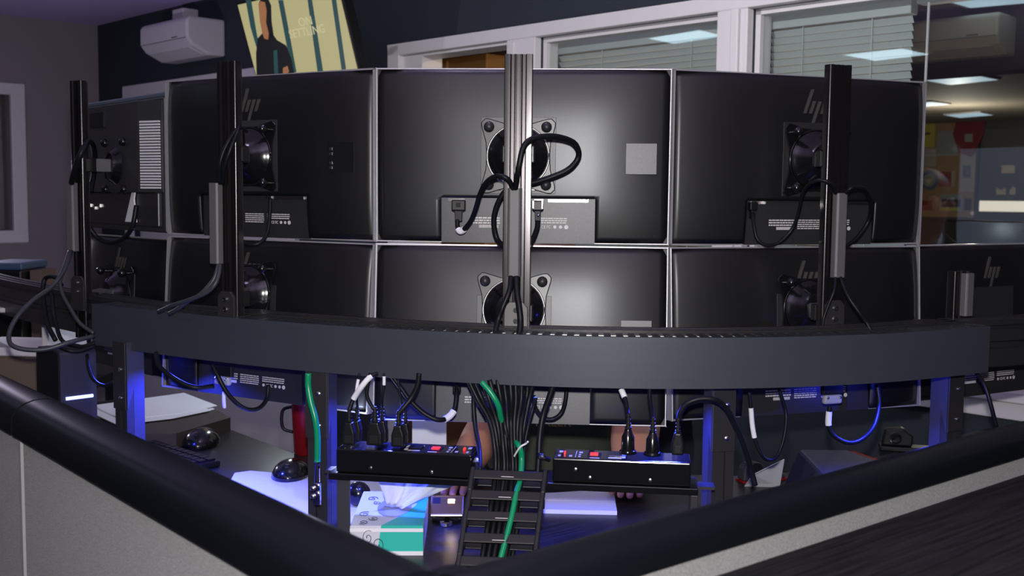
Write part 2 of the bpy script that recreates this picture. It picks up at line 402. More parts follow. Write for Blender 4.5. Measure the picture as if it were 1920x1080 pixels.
# air conditioners
def aircon(fr, a0, a1, b0, b1, c0, dep, label, m1, m2, name='air_conditioner'):
    t = thing(name, fr.p((a0 + a1) / 2, b0, c0), label, 'air conditioner')
    h = b1 - b0
    pf = Fr(fr.p(0, 0, 0), fr.w, fr.u, fr.v)
    prof = [(c0, b0), (c0 + dep * .45, b0), (c0 + dep * .86, b0 + h * .22), (c0 + dep, b0 + h * .42), (c0 + dep, b1 - .02), (c0 + dep - .02, b1), (c0, b1)]
    MB().prism(pf, prof, a0, a1).build('casing', m1, t, bevel=.012)
    q = MB(); p0 = fr.p(a0 + .03, b0 + h * .05, c0 + dep * .56); 
    P = [fr.p(a0 + .04, b0 + h * .04, c0 + dep * .52), fr.p(a1 - .04, b0 + h * .04, c0 + dep * .52), fr.p(a1 - .04, b0 + h * .2, c0 + dep * .85), fr.p(a0 + .04, b0 + h * .2, c0 + dep * .85)]
    nrm = (P[1] - P[0]).cross(P[2] - P[0]).normalized(); 
    if nrm.dot(fr.w) < 0: nrm.negate()
    MB().poly([p + nrm * .004 for p in P] + [p - nrm * .004 for p in P], [(0, 1, 2, 3), (7, 6, 5, 4), (0, 4, 5, 1), (1, 5, 6, 2), (2, 6, 7, 3), (3, 7, 4, 0)]).build('louvre', m1, t)
    MB().box(fr, a0 + .01, a1 - .01, b0 + h * .41, b0 + h * .425, c0 + dep - .002, c0 + dep + .0015).build('panel_seam', m2, t)
    MB().box(fr, a1 - .16, a1 - .10, b0 + h * .46, b0 + h * .49, c0 + dep, c0 + dep + .002).build('indicator', m2, t)
    return t
c_ac = .22
aL = BW.hit(262, 80, c_ac)[0]; aR = BW.hit(350, 80, c_ac)[0]
bT = BW.hit(262, 48, c_ac)[1]; bB = BW.hit(285, 121, .1)[1]
ac = aircon(BW, aL, aR + .0, bB, bT, 0, c_ac, 'white air conditioner high on the navy wall near the pale corner', M['acw'], M['acdark'])
MB().box(BW, aL + .12, aL + .24, bT - .01, bT + .085, 0, .09).build('pipe_cover', M['acw'], ac, bevel=.004)
ac2a = BW.hit(1868, 60, -2.65)[0]
ac2 = aircon(BW, ac2a - 1.0, ac2a, BW.hit(1800, 102, -2.65)[1], BW.hit(1800, 20, -2.65)[1] - .02, -2.9, .23, 'dim beige air conditioner reflected in the dark right hand window, built behind it', mat('ac_beige', (.5, .43, .33), .5), M['acdark'])
# reflected ceiling lamps, built as glowing panels behind the glass
def lampbox(pts, z, label, mt, group, thick=.015):
    c = sum(pts, V()) / 4
    t = thing('ceiling_light', (c.x, c.y, z - thick), label, 'ceiling light', group)
    P = [V((p.x, p.y, z - thick)) for p in pts]; Q = [V((p.x, p.y, z - .0)) for p in pts]
    MB().poly(P + Q, [(3, 2, 1, 0), (4, 5, 6, 7), (0, 1, 5, 4), (1, 2, 6, 5), (2, 3, 7, 6), (3, 0, 4, 7)]).build('diffuser', mt, t)
    f = MB()
    for i in range(4):
        a, b = P[i], P[(i + 1) % 4]; d = (b - a).normalized()
        o_ = V((d.y, -d.x, 0)); 
        if (o_.dot(a - c)) < 0: o_.negate()
        f.poly([a, b, b + o_ * .02, a + o_ * .02, a + V((0, 0, thick)), b + V((0, 0, thick)), b + o_ * .02 + V((0, 0, thick)), a + o_ * .02 + V((0, 0, thick))],
               [(0, 1, 2, 3), (4, 7, 6, 5), (0, 4, 5, 1), (1, 5, 6, 2), (2, 6, 7, 3), (3, 7, 4, 0)])
    f.build('frame', M['trim'], t)
    return t
far = [([(1760, -2), (1820, 15), (1990, 0), (1900, -16)], 'nearest square ceiling light at the top right corner behind the window glass'),
       ([(1730, 150), (1782, 159), (1872, 150), (1826, 141)], 'square ceiling light just past the dark beam behind the window glass'),
       ([(1690, 196), (1730, 200), (1780, 196), (1745, 191)], 'small distant ceiling light half hidden by the right monitor'),
       ([(1772, 216), (1800, 221), (1862, 216), (1835, 211)], 'most distant ceiling light above the red flag')]
for pts, lb in far: lampbox([cpt(*p, z=C2 - .015) for p in pts], C2, lb, M['lampfar'], 'reflected ceiling lights built behind the window')
# office lamps on this side that mirror in the panes
def mirrored(px, py):
    q = BW.hit(px, py, -.028); p = BW.p(q[0], q[1], -.028); d = (p - CAM).normalized(); d = d - BW.w * 2 * d.dot(BW.w)
    k = (CEIL - .015 - p.z) / d.z; return p + d * k
for pts, lb in (([(1215, 72), (1310, 56), (1358, 68), (1262, 82)], 'office ceiling light mirrored on the left blind of the window wall'),
                ([(1580, 103), (1690, 91), (1742, 102), (1640, 114)], 'office ceiling light mirrored at the edge of the right blind')):
    lampbox([mirrored(*p) for p in pts], CEIL, lb, M['lamp'], 'office ceiling lights on the camera side')
# far wall: cork board, flag, blinds
FW = Fr(BW.p(0, 0, -11.2), BW.u, BW.w)
def fwq(px, py): return FW.hit(px, py)
a0, b0 = fwq(1640, 404); a1, b1 = fwq(1832, 224); a1 = fwq(1832, 300)[0]
bd = thing('notice_board', FW.p((a0 + a1) / 2, b0, .02), 'cork notice board full of posters on the far wall behind the glass', 'notice board')
MB().box(FW, a0, a1, b0, b1, 0, .02).build('cork_panel', M['cork'], bd)
MB().box(FW, a0 - .03, a1 + .03, b0 - .04, b0, 0, .04).box(FW, a1, a1 + .03, b0, b1, 0, .04).build('frame', M['dark'], bd)
def poster(x0, y0, x1, y1, mt, label, name='poster', extra=None):
    A0, B1 = fwq(x0, y0); A1, _ = fwq(x1, y0); _, B0 = fwq(x0, y1)
    o = MB().box(FW, A0, A1, B0, B1, .02, .028).build(name, mt, None); tag(o, label, 'poster', 'posters on the cork board')
    if extra:
        for k, (fx0, fy0, fx1, fy1, m2) in enumerate(extra):
            MB().box(FW, A0 + (A1 - A0) * fx0, A0 + (A1 - A0) * fx1, B1 - (B1 - B0) * fy1, B1 - (B1 - B0) * fy0, .028, .031).build('printed_area', m2, o)
    return o
pal = mat('poster_pale', (.42, .36, .30), .6); gb = mat('poster_grey', (.30, .31, .30), .6); pr = mat('poster_red', (.30, .05, .05), .6); pn = mat('poster_blue', (.10, .13, .20), .6); bkp = mat('poster_dark', (.05, .04, .04), .6)
for o_, par in ((poster(1729, 231, 1755, 276, M['yellow'], 'yellow poster at the upper left of the cork board', extra=[(.3, .4, .7, .5, M['redcloth'])]), 1),
    (poster(1760, 246, 1799, 292, gb, 'pale grey twin sheet right of the yellow poster'), 1),
    (poster(1729, 278, 1758, 312, pal, 'pale sheet below the yellow poster'), 1),
    (poster(1763, 322, 1785, 350, pr, 'small red poster in the middle of the board', extra=[(.25, .3, .75, .7, bkp)]), 1),
    (poster(1786, 320, 1793, 350, pal, 'narrow pale strip beside the small red poster'), 1),
    (poster(1804, 290, 1836, 360, pal, 'tall pale poster with a dark blue round emblem', extra=[(.15, .3, .6, .62, pn), (.28, .38, .45, .52, M['yellow'])]), 1),
    (poster(1764, 364, 1808, 396, gb, 'wide poster with a dark group picture and yellow base', extra=[(.1, .3, .9, .75, bkp), (.05, .8, .85, .95, M['yellow'])]), 1),
    (poster(1810, 372, 1823, 394, bkp, 'small dark upright photo at the lower right of the board'), 1),
    (poster(1730, 376, 1750, 394, pr, 'tiny pink and red photo at the lower left of the board'), 1)):
    pass
A0, B0 = fwq(1744, 338); rr_ = .13
o = MB().cyl(FW.p(A0, B0, .02), FW.p(A0, B0, .03), .13, n=28).build('round_emblem', pn); tag(o, 'round grey blue emblem sign at the left of the board', 'sign')
MB().cyl(FW.p(A0, B0, .03), FW.p(A0, B0, .033), .085, n=24).build('emblem_disc', gb, o); MB().prism(FW, [(A0 - .06, B0 + .01), (A0 + .06, B0 + .01), (A0, B0 - .06)], .033, .036).build('emblem_wedge', M['tan'], o)
f = MB(); A0, B1_ = fwq(1800, 222); A1, _ = fwq(1853, 222); _, B0 = fwq(1800, 292)
pts = [(A0, B1_), (A1, B1_), (A1 - .02, B0 + .25), (A1 - .12, B0 + .05), (A0 + .2, B0 - .02), (A0 + .03, B0 + .05), (A0 - .05, B0 + .28)]
fg = f.prism(FW, pts, .05, .09).build('red_flag', M['redcloth'], bevel=.01); tag(fg, 'dark red flag with small pale mark hung above the board', 'flag')
A2, B2 = fwq(1822, 262); MB().box(FW, A2 - .05, A2 + .05, B2 - .03, B2 + .07, .09, .095).build('flag_mark', gb, fg)
A0, B0 = fwq(1838, 372); A1, B1_ = fwq(1990, 222)
bl = thing('far_window_blind', FW.p((A0 + A1) / 2, B0, .05), 'large grey blind on the far wall with daylight under it', 'blind')
s = MB(); z = B1_
while z > B0: s.box(FW, A0, A1, z - .035, z, .04, .05); z -= .042
s.build('slats', M['greyblind'], bl); MB().box(FW, A0, A1, B0 - .02, B1_, .02, .038).build('backing', M['greyblind'], bl)
_, Bq = fwq(1838, 396); struct(MB().box(FW, A0, A1, Bq, B0 - .03, .0, .02).build('window_4', M['daylight']))
for (x0, y0, x1, y1, lb) in ((1882, 310, 1907, 325, 'tan card stuck near the top of the grey far blind'), (1872, 352, 1890, 365, 'tan torn card at the lower left of the grey far blind'), (1897, 350, 1908, 365, 'thin tan corner piece at the lower right of the far blind')):
    A0, B1_ = fwq(x0, y0); A1, _ = fwq(x1, y0); _, B0 = fwq(x0, y1)
    o = MB().prism(FW, [(A0, B0), (A1, B0), (A1, B1_ - .02), (A1 - .02, B1_), ((A0 + A1) / 2, B1_ - .03 * (x0 == 1872)), (A0, B1_ - .05 * (x0 == 1897))], .055, .062).build('tan_card', M['tan']); tag(o, lb, 'card', 'tan cards on the far blind')
light('far_room_fill', 'POINT', BW.p(1.6, 1.9, -8.6), 32, (1, .9, .78), 0)  # unseen point added to brighten the notice board wall
light('near_glass_fill', 'POINT', BW.p(4.9, 1.3, -1.4), 9.0, (1, .88, .7), 0)  # unseen point added to brighten the air conditioner behind the glass

# ================================================================ TELEVISION
tvw = (BW.w + V((0, 0, -.30))).normalized(); tvu = BW.u; tvv = tvw.cross(tvu); tvv = tvv if tvv.z > 0 else -tvv
p = at(441, 4, 4.95); TV = Fr(p, tvu, tvw, tvv)
tvW = 1.06; 
k = TV.hit(641, -5)[0]; tvW = k
tvt = thing('television', TV.p(tvW / 2, -.6, -.05), 'large wall television tilted down showing a woman in black', 'television')
MB().box(TV, 0, tvW, -.62, .0, -.05, -.004).build('casing', M['black'], tvt, bevel=.004)
MB().box(TV, .3, tvW - .3, -.45, -.15, -.26, -.05).build('wall_bracket', M['black'], tvt, bevel=.006)
sc_ = MB().box(TV, .014, tvW - .014, -.606, -.014, -.004, 0).build('screen', M['cream'], tvt)
def tvq(px, py, c=0): return TV.hit(px, py, c)
def tvpoly(pix, mt, nm, c):
    MB().prism(TV, [tvq(*q) for q in pix][::-1], c, c + .0012).build(nm, mt, sc_)
tvpoly([(461, 0), (471, 0), (481, 60), (487, 90), (481, 88), (470, 50)], M['tvteal'], 'screen_stripe', .0002)
tvpoly([(522, 0), (531, 0), (545, 75), (556, 135), (548, 138), (536, 75)], M['tvteal'], 'screen_stripe', .0002)
tvpoly([(577, -2), (585, -2), (606, 134), (596, 136)], M['tvteal'], 'screen_stripe', .0002)
tvpoly([(622, -3), (630, -4), (649, 130), (641, 131)], M['tvteal'], 'screen_stripe', .0002)
tvpoly([(484, 72), (493, 62), (511, 62), (520, 75), (537, 85), (547, 110), (552, 138), (482, 141), (481, 100)], M['tvblack'], 'screen_figure', .0016)
tvpoly([(486, 6), (491, -4), (503, -4), (509, 10), (510, 40), (514, 68), (505, 80), (499, 60), (496, 30), (489, 12)], M['tvblack'], 'screen_hair', .0016)
tvpoly([(486, 8), (490, 2), (498, 4), (501, 20), (500, 42), (505, 62), (504, 74), (497, 72), (493, 60), (489, 40)], M['tvskin'], 'screen_face', .0032)
tvpoly([(532, 127), (540, 123), (543, 133), (541, 138), (532, 138)], M['tvskin'], 'screen_hand', .0032)
tvpoly([(514, 95), (521, 93), (523, 137), (516, 138)], M['tvteal'], 'screen_stripe', .0032)
q = tvq(562, 50); text_mesh('ON', .05, TV, q[0], q[1], .003, 'screen_lettering', M['tvpale'], sc_, ext=.0004, sx=1.3)
q = tvq(545, 72); text_mesh('SETTLING', .05, TV, q[0], q[1], .003, 'screen_lettering', M['tvpale'], sc_, ext=.0004, sx=1.2)

# ================================================================ DESK, PARTITION
eR = V((math.cos(R_(40)), math.sin(R_(40)), 0)); eL = V((-eR.y, eR.x, 0)); I0 = V((-.0426, .823, 0))
def RL(r, l, z=0): return I0 + eR * r + eL * l + V((0, 0, z))
DZ = H - .60
RLF = Fr(I0, eR, V((0, 0, 1)), eL)     # frame lying flat: a=r, b=l, c=up
dk = thing('corner_desk', RL(1, 1, 0), 'dark laminate L-shaped corner desk behind the grey partition', 'desk')
outl = [(.02, .02), (2.34, .02), (2.32, .735), (1.593, .735), (1.38, .83), (.83, 1.38), (.735, 1.593), (.735, 2.5), (.02, 2.5)]
MB().prism(RLF, outl, DZ - .03, DZ).build('desktop', M['desk'], dk, bevel=.004)
for (r, l) in ((.1, 2.4), (.65, 2.4), (2.2, .1), (2.2, .65), (.15, .15), (.9, 1.2)):
    MB().box(Fr(RL(r, l, 0), eR, V((0, 0, 1)), eL), -.025, .025, -.025, .025, 0, DZ - .03).build('leg', M['leg'], dk)
# partition: fabric panels with black rounded caps
def cap_prof(wd, dr, n=10):
    pr = [(wd * (1 - math.cos(math.pi * i / n)) / 2 * -1 + 0, dr * math.sin(math.pi * i / n)) for i in range(n + 1)]
    return pr
CT = H - .28
def partition(d, o_side, wd, drop, L, names, zlow=0, joint=None, start=0):
    # d: direction outward from the corner; o_side: unit toward the outside
    lb1, lb2, lb3 = names
    t = thing('partition_panel', I0 + d * L / 2 + o_side * wd / 2, lb1, 'partition')
    segs = [(start, joint if joint else L)] + ([(joint + .004, L)] if joint else [])
    for (s0, s1) in segs:
        fr = Fr(I0, d, o_side, V((0, 0, 1)))
        MB().box(fr, s0, s1, 0.05, CT - drop - .004, .012, wd - .012).build('fabric_panel', M['fabric'], t, bevel=.008, seg=3)
        c = MB(); n = 12; P = []
        for s_ in (s0 + (.0015 if s0 else 0), s1 - .0015):
            for i in range(n + 1):
                an = math.pi * i / n
                P.append(fr.p(s_, CT - drop + drop * math.sin(an) ** .8 if 0 < i < n else CT - drop, wd * (1 - math.cos(an)) / 2))
            P.append(fr.p(s_, CT - drop - .012, wd)); P.append(fr.p(s_, CT - drop - .012, 0))
        k = n + 3
        c.poly(P, [tuple(range(k)), tuple(range(k, 2 * k))[::-1]] + [(i, k + i, k + (i + 1) % k, (i + 1) % k) for i in range(k)])
        c.build('cap', M['cap'], t, smooth='auto')
    if joint:
        MB().box(Fr(I0, d, o_side, V((0, 0, 1))), joint - .003, joint + .007, .05, CT - drop - .01, wd - .02, wd - .0095).build('seam_strip', mat('seam_grey', (.25, .25, .245), .8), t)
    return t
oL = -eR; oR = -eL
jl = 0
# where the joint of the left cap lies
for s_ in np.linspace(.5, 2.5, 400):
    q = I0 + eL * s_ + oL * .075
    d = V((q.x, q.y, H - .3)) - CAM; px = 960 + FPX * d.dot(cam_r) / d.dot(cam_fwd)
    if px < 26: jl = s_; break
partition(eL, oL, .078, .032, 2.5, ('long grey fabric partition with rounded black cap, lower left foreground', '', ''), joint=jl, start=-.0)
partition(eR, oR, .050, .018, 2.4, ('grey fabric partition with black cap beside the charcoal counter, right foreground', '', ''), start=-.02)
MB().box(Fr(I0, eR, V((0, 0, 1)), eL), -.08, .02, -.055, .02, .05, CT - .006).build('partition_corner_post', M['cap'], None, bevel=.012, seg=3)
o = bpy.data.objects['partition_corner_post']; tag(o, 'black corner post joining the two grey partitions at bottom centre', 'post')
CZ = H - .332
ct = thing('counter', I0 + eR * 1 + oR * .4, 'charcoal wood grain counter in the lower right foreground', 'counter')
MB().prism(RLF, [(.10, -.049), (2.4, -.049), (2.4, -.72), (.10, -.72)], CZ - .03, CZ).build('countertop', M['counter'], ct, bevel=.003)
MB().prism(RLF, [(.14, -.056), (2.36, -.056), (2.36, -.66), (.14, -.66)], 0.0, CZ - .03).build('carcass', M['black'], ct)

# ================================================================ MONITORS
ZT = at(980, 127, 2.01).z; ZM = at(980, 459, 2.01).z; ZB = ZM - (ZT - ZM)
ROWH = ZT - ZM
def plan(p0, p1):   # p = (px, depth)
    a = at(p0[0], 300, p0[1]); b = at(p1[0], 300, p1[1]); a.z = b.z = 0
    return a, b
PL = {'left': plan((308, 2.303), (698.5, 2.03)), 'mid': plan((704, 2.03), (1257.5, 1.995)), 'right': plan((1263, 1.995), (1735, 2.172)),
      'farleft': plan((157, 2.66), (312, 2.31)), 'farleftlow': plan((160, 2.66), (330, 2.37)), 'farright': plan((1726, 2.20), (1985, 2.42))}
def mon_frame(key, top, tilt=0):
    a, b = PL[key]; u = (b - a).normalized(); w = V((u.y, -u.x, 0)); W = (b - a).length
    if w.dot(V((0, -1, 0))) < 0: w.negate()
    vv = V((0, 0, 1)); 
    if tilt:
        ww = (w * math.cos(tilt) + vv * math.sin(tilt)); v2 = (vv * math.cos(tilt) - w * math.sin(tilt)); w, vv = ww, v2
    return Fr(V((a.x, a.y, top)) + w * .009, u, w, vv), W      # origin = top left of back face
def logo(fr, ca, cb, c, s, parent, mt):
    sl = .36
    def bar(x0, y0, y1, wd=.27):
        return [(ca + (x0 + sl * y0) * s, cb + y0 * s), (ca + (x0 + wd + sl * y0) * s, cb + y0 * s), (ca + (x0 + wd + sl * y1) * s, cb + y1 * s), (ca + (x0 + sl * y1) * s, cb + y1 * s)]
    m_ = MB()
    for (x0, y0, y1) in ((-.98, -.5, 1.42), (-.45, -.5, .5), (.08, -1.42, .5), (.61, -.5, .5)):
        m_.prism(fr, bar(x0, y0, y1), c - .002, c + .0007)
    return m_.build('logo', mt, parent)
def label_print(fr, a0, b0, W, Hh, parent, c=.0006):
    m_ = MB(); rnd = random.Random(5)
    for r in range(3):                                   # left block text rows
        x = a0; 
        while x < a0 + W * .30:
            l = rnd.uniform(.003, .008); m_.box(fr, x, min(x + l, a0 + W * .3), b0 + Hh * (.94 - .20 * r) - Hh * .11, b0 + Hh * (.94 - .20 * r), 0, c); x += l + .0012
    x = a0 + W * .09
    while x < a0 + W * .29:                              # bar code
        l = rnd.uniform(.0005, .0014); m_.box(fr, x, x + l, b0 + Hh * .10, b0 + Hh * .34, 0, c); x += l + .0006
    for r in range(5):
        x = a0 + W * .34
        while x < a0 + W * .60:
            l = rnd.uniform(.003, .011); m_.box(fr, x, min(x + l, a0 + W * .61), b0 + Hh * (.94 - .17 * r) - Hh * .085, b0 + Hh * (.94 - .17 * r), 0, c); x += l + .0014
    for r in range(3):
        x = a0 + W * .66
        while x < a0 + W * .96:
            l = rnd.uniform(.003, .009); m_.box(fr, x, min(x + l, a0 + W * .97), b0 + Hh * (.94 - .17 * r) - Hh * .085, b0 + Hh * (.94 - .17 * r), 0, c); x += l + .0011
    for k in range(6):
        if k in (1, 2): continue
        p = fr.p(a0 + W * (.68 + .057 * k), b0 + Hh * .22, 0); m_.cyl(p, p + fr.w * c, Hh * (.13 if k < 5 else .17), n=14)
    o = m_.build('rating_label', M['labeltxt'], parent)
    text_mesh('CE FC', Hh * .36, fr, a0 + W * .715, b0 + Hh * .10, .0003, 'label_lettering', M['labeltxt'], parent, ext=.0003, sx=.8)
    return o
MON = {}
def monitor(key, top, hgt, tilt, label, shift=0, row='top', sticker=None):
    fr, W = mon_frame(key, top, tilt)
    t = thing('computer_monitor', fr.p(W / 2, -hgt, -.02), label, 'monitor', 'computer monitors on the curved rig')
    ca = W / 2 + shift; pw = .1405; ph = .083; e = .0029
    def pil(a, bb):
        qa = max(0, .18 - min(a, W - a)); qb = max(0, .12 - min(-bb, hgt + bb))
        return -3.3 * qa ** 3 - 4.2 * qb ** 3
    ga = sorted(set([round(x, 5) for x in np.linspace(e, W - e, 40)] + [ca - pw, ca + pw])); gb = sorted(set([round(x, 5) for x in np.linspace(-hgt + e, -e, 30)] + [-hgt + ph]))
    P = [fr.p(a, bb, pil(a, bb)) for bb in gb for a in ga]; na = len(ga); Fc = []
    for j in range(len(gb) - 1):
        for i in range(na - 1):
            am, bm_ = (ga[i] + ga[i + 1]) / 2, (gb[j] + gb[j + 1]) / 2
            if abs(am - ca) < pw and bm_ < -hgt + ph: continue
            Fc.append((j * na + i, j * na + i + 1, (j + 1) * na + i + 1, (j + 1) * na + i))
    used_ = sorted({k for f_ in Fc for k in f_}); rm = {k: i for i, k in enumerate(used_)}
    b = MB().poly([P[k] for k in used_], [tuple(rm[k] for k in f_) for f_ in Fc])
    bo = b.build('back_cover', M['mon_back'], t, smooth=True)
    so_ = bo.modifiers.new('thick', 'SOLIDIFY'); so_.thickness = .0008; so_.offset = 0
    MB().box(fr, ca - pw, ca + pw, -hgt + .001, -hgt + ph, -.020, -.009).build('port_panel', M['panel'], t)
    r = MB()
    r.box(fr, 0, W, -e, 0, -.036, -.0135); r.box(fr, 0, W, -hgt, -hgt + e, -.036, -.0135)
    r.box(fr, 0, e, -hgt, 0, -.036, -.0135); r.box(fr, W - e, W, -hgt, 0, -.036, -.0135)
    r.build('bezel', M['rim'], t, bevel=.001)
    MB().box(fr, e, W - e, -hgt + e, -e, -.035, -.0245).build('screen', M['screen'], t)
    MB().box(fr, e, W - e, -hgt + e, -e, -.0244, -.0228).build('inner_plate', M['black'], t)
    logo(fr, ca, -.060, .0006, .0232, t, M['logo'])
    pf = Fr(fr.p(0, 0, -.009), fr.u, fr.w, fr.v)
    label_print(pf, ca - .088, -hgt + ph - .057, .183, .023, t)
    for (x0, x1) in ((-.128, -.098), (.03, .046), (.055, .128)):
        MB().box(pf, ca + x0, ca + x1, -hgt + ph - .0065, -hgt + ph - .0015, 0, .004).build('port', M['chrome'], t)
    # square recess plate around the mount, round tool cover
    MB().box(fr, ca - .068, ca + .068, -hgt / 2 - .068, -hgt / 2 + .070, 0, .0016).build('mount_plate_cover', M['panel'] if sticker != 'open' else M['oldback'], t, bevel=.0005)
    sx = ca + .222
    h0, h1 = pil(sx - .028, -.16), pil(sx + .028, -.16); du = (fr.p(sx + .028, 0, h1) - fr.p(sx - .028, 0, h0)).normalized()
    fs = Fr(fr.p(sx, 0, (h0 + h1) / 2), du, du.cross(fr.v) if du.cross(fr.v).dot(fr.w) > 0 else -du.cross(fr.v), fr.v)
    if sticker == 'flat': MB().box(fr, sx - .028, sx + .028, -.190, -.134, -.02, -.0015).build('square_cover', M['panel'], t, bevel=.0005)
    if sticker == 'open':
        q = MB().box(fs, -.030, .026, -.190, -.134, 0, .0022).build('square_recess', M['black'], t)
        for k in range(4): MB().box(fs, -.026, -.020, -.149 - .009 * k - (.008 if k > 1 else 0), -.144 - .009 * k - (.008 if k > 1 else 0), .0022, .004).build('recess_contact', M['chrome'], q)
    MON[(key, row)] = (fr, W, ca, hgt, t)
    return t
LT = R_(6.5)
monitor('mid', ZT, ROWH - .002, R_(-.5), 'upper centre black monitor back, lit by the flash behind the middle post', -.006, 'top', 'flat')
monitor('left', ZT, ROWH - .002, 0, 'upper left black monitor back with open square recess', -.019, 'top', 'open')
monitor('right', ZT, ROWH - .002, 0, 'upper right black monitor back behind the right post', .014, 'top', None)
monitor('mid', ZM - .001, ROWH + .006, LT, 'lower centre black monitor back, directly above the curved tray', -.010, 'low', 'flat')
monitor('left', ZM - .001, ROWH - .002, LT * .6, 'lower left black monitor back below the one with the square recess', -.019, 'low', None)
monitor('right', ZM - .001, ROWH - .002, LT * .6, 'lower right black monitor back behind the right post and tray', .006, 'low', None)
monitor('farleftlow', ZM - .012, ROWH - .012, LT * .4, 'lowest far left monitor, bluish dark back beneath the vented one', -.02, 'low', None)
monitor('farright', ZM - .001, ROWH, LT * .3, 'low far right monitor back in the dark beside the window sill', .0, 'low', None)
# older vented monitor, far left top
fr, W = mon_frame('farleft', at(235, 190, 2.45).z)
hg = fr.o.z - at(240, 433, 2.42).z
t = thing('vented_monitor', fr.p(W / 2, -hg, -.03), 'far left upper monitor with a bright slotted vent strip', 'monitor', 'computer monitors on the curved rig')
vb = MB(); vb.box(fr, 0, W, -hg, 0, -.03, -.005); vb.build('front_shell', M['oldback'], t, bevel=.004)
vb = MB(); vf = Fr(fr.o, fr.u, fr.v, fr.w); vb.prism(vf, [(.02, -.005), (.02, .022), (W - .072, .022), (W - .006, -.004), (W - .006, -.005)], -hg + .085, -.008); vb.build('back_housing', M['oldback'], t, bevel=.008)
vb = MB().box(fr, .02, W - .012, -hg + .012, -hg + .085, -.005, .006); vb.build('port_panel', M['panel'], t, bevel=.003)
vv_ = MB(); b_ = -.05
while b_ > -hg + .095: vv_.prism(vf, [(W - .062, .0192), (W - .010, -.0012), (W - .0085, .0022), (W - .0605, .0227)], b_ - .0038, b_); b_ -= .0060
vv_.build('vent_slats', mat('vent_silver', (.9, .9, .9), .38, .35), t)
MB().box(fr, .14, .22, -.055, -.022, .022, .027).build('handle_recess', M['black'], t)
for (x, y, s_) in ((.06, .055, .008), (.08, .05, .005), (.11, .045, .004), (.14, .05, .005)): MB().box(fr, x, x + s_, -hg + y, -hg + y + s_ * 1.4, .006, .010).build('port', M['chrome'], t)
MB().prism(fr, [(W - .175, -hg + .02), (W - .115, -hg + .02), (W - .125, -hg + .07), (W - .12, -hg + .085), (W - .135, -hg + .085)], .008, .011).build('white_label', M['tagw'], t)
MB().box(fr, 0.0, W, 0.0, .010, -.05, -.008).build('top_lip', mat('blue_grey_lip', (.10, .13, .17), .4), t, bevel=.003)
MON[('farleft', 'top')] = (fr, W, .27, hg, t)

# ================================================================ POSTS
RAILZ1 = H - .226
def post_frame(px, Y, yaw_from):
    fr = MON[yaw_from][0]; w = V((fr.w.x, fr.w.y, 0)).normalized(); o = at(px, 300, Y); o.z = 0
    return Fr(o, fr.u, w) if yaw_from[0] != 'farleft' else Fr(o, (.87, -.49, 0), (-.49, -.87, 0))
POSTS = {}
def post(key, px, Y, ytop, yaw, label, c0, c1, coff, low=True, zb=None, wd=.048):
    fr = post_frame(px, Y, yaw); zt = at(px, ytop, Y).z; zb = zb or RAILZ1 - .09
    t = thing('monitor_post', fr.p(0, zb), label, 'post', 'upright aluminium posts of the monitor rig')
    h = wd / 2
    cr_ = .0012 if key == 'mid' else .005
    cr_ = .0012 if key == "mid" else .005; arcL = [(-h + cr_ - cr_ * math.cos(a_), -cr_ + cr_ * math.sin(a_)) for a_ in np.linspace(0, math.pi / 2, 7)]; arcR = [(-x_, y_) for x_, y_ in arcL[::-1]]
    prof = [(-h, -.016)] + arcL + [(-h + .010, 0), (-h + .012, -.004), (-h + .017, -.004), (-h + .019, 0), (-.004, 0), (-.003, -.003), (.003, -.003), (.004, 0), (h - .019, 0), (h - .017, -.004), (h - .012, -.004), (h - .010, 0)] + arcR + [(h, -.016)]
    hf = Fr(fr.o, fr.u, V((0, 0, 1)), fr.w)       # outline (a = u, b = w) extruded up
    MB().prism(hf, prof, zb, zt).build('extrusion', M['post'], t, smooth='auto')
    MB().box(fr, -h + .004, h - .004, zb, zt - .002, -.022, -.016).build('back_channel', M['postdark'], t)
    if c0:
        za, zc = at(px, c0, Y).z, at(px, c1, Y).z
        cv = MB(); q = [(-.0125, 0), (-.0115, .011), (-.008, .014), (.008, .014), (.0115, .011), (.0125, 0)]
        cv.prism(hf, [(coff + x, .0 + y) for x, y in q], zc, za).build('cable_cover', M['cover'], t, bevel=.001)
    if low:
        z0 = RAILZ1
        MB().prism(fr, [(-.021, z0 - .03), (.021, z0 - .03), (.020, z0 + .035), (.012, z0 + .045), (-.012, z0 + .045), (-.020, z0 + .035)], .0, .006).build('foot_bracket', M['bracket'] if key == 'mid' else M['leg'], t, bevel=.001)
        for zz in (.012, .031):
            p = fr.p(0, z0 + zz, .006); sc = MB(); sc.lathe(p, fr.w, [(0, .0045), (.003, .0045), (.0032, .003), (.002, .002)], 16); sc.build('bolt', M['chrome'] if key != 'mid' else M['black'], t, smooth='auto')
    POSTS[key] = (fr, zt, t)
post('mid', 970.5, 1.885, 101, ('mid', 'top'), 'middle grey fluted post in front of the centre monitor', 353, 518, -.004)
post('left', 424, 2.03, 115, ('left', 'top'), 'left post with bright right edge before the left monitor', 343, 495, -.022)
post('right', 1572, 1.975, 121, ('right', 'top'), 'right dark post with thin bright edges before the right monitor', 362, 520, .003)
post('farleft', 143, 2.37, 151, ('farleft', 'top'), 'far left thin post beside the vented monitor', 343, 471, -.010, wd=.037)
post('farright', 1817, 2.09, 509, ('farright', 'low'), 'short stub post at far right with a bright left edge', 512, 592, .004, low=False)

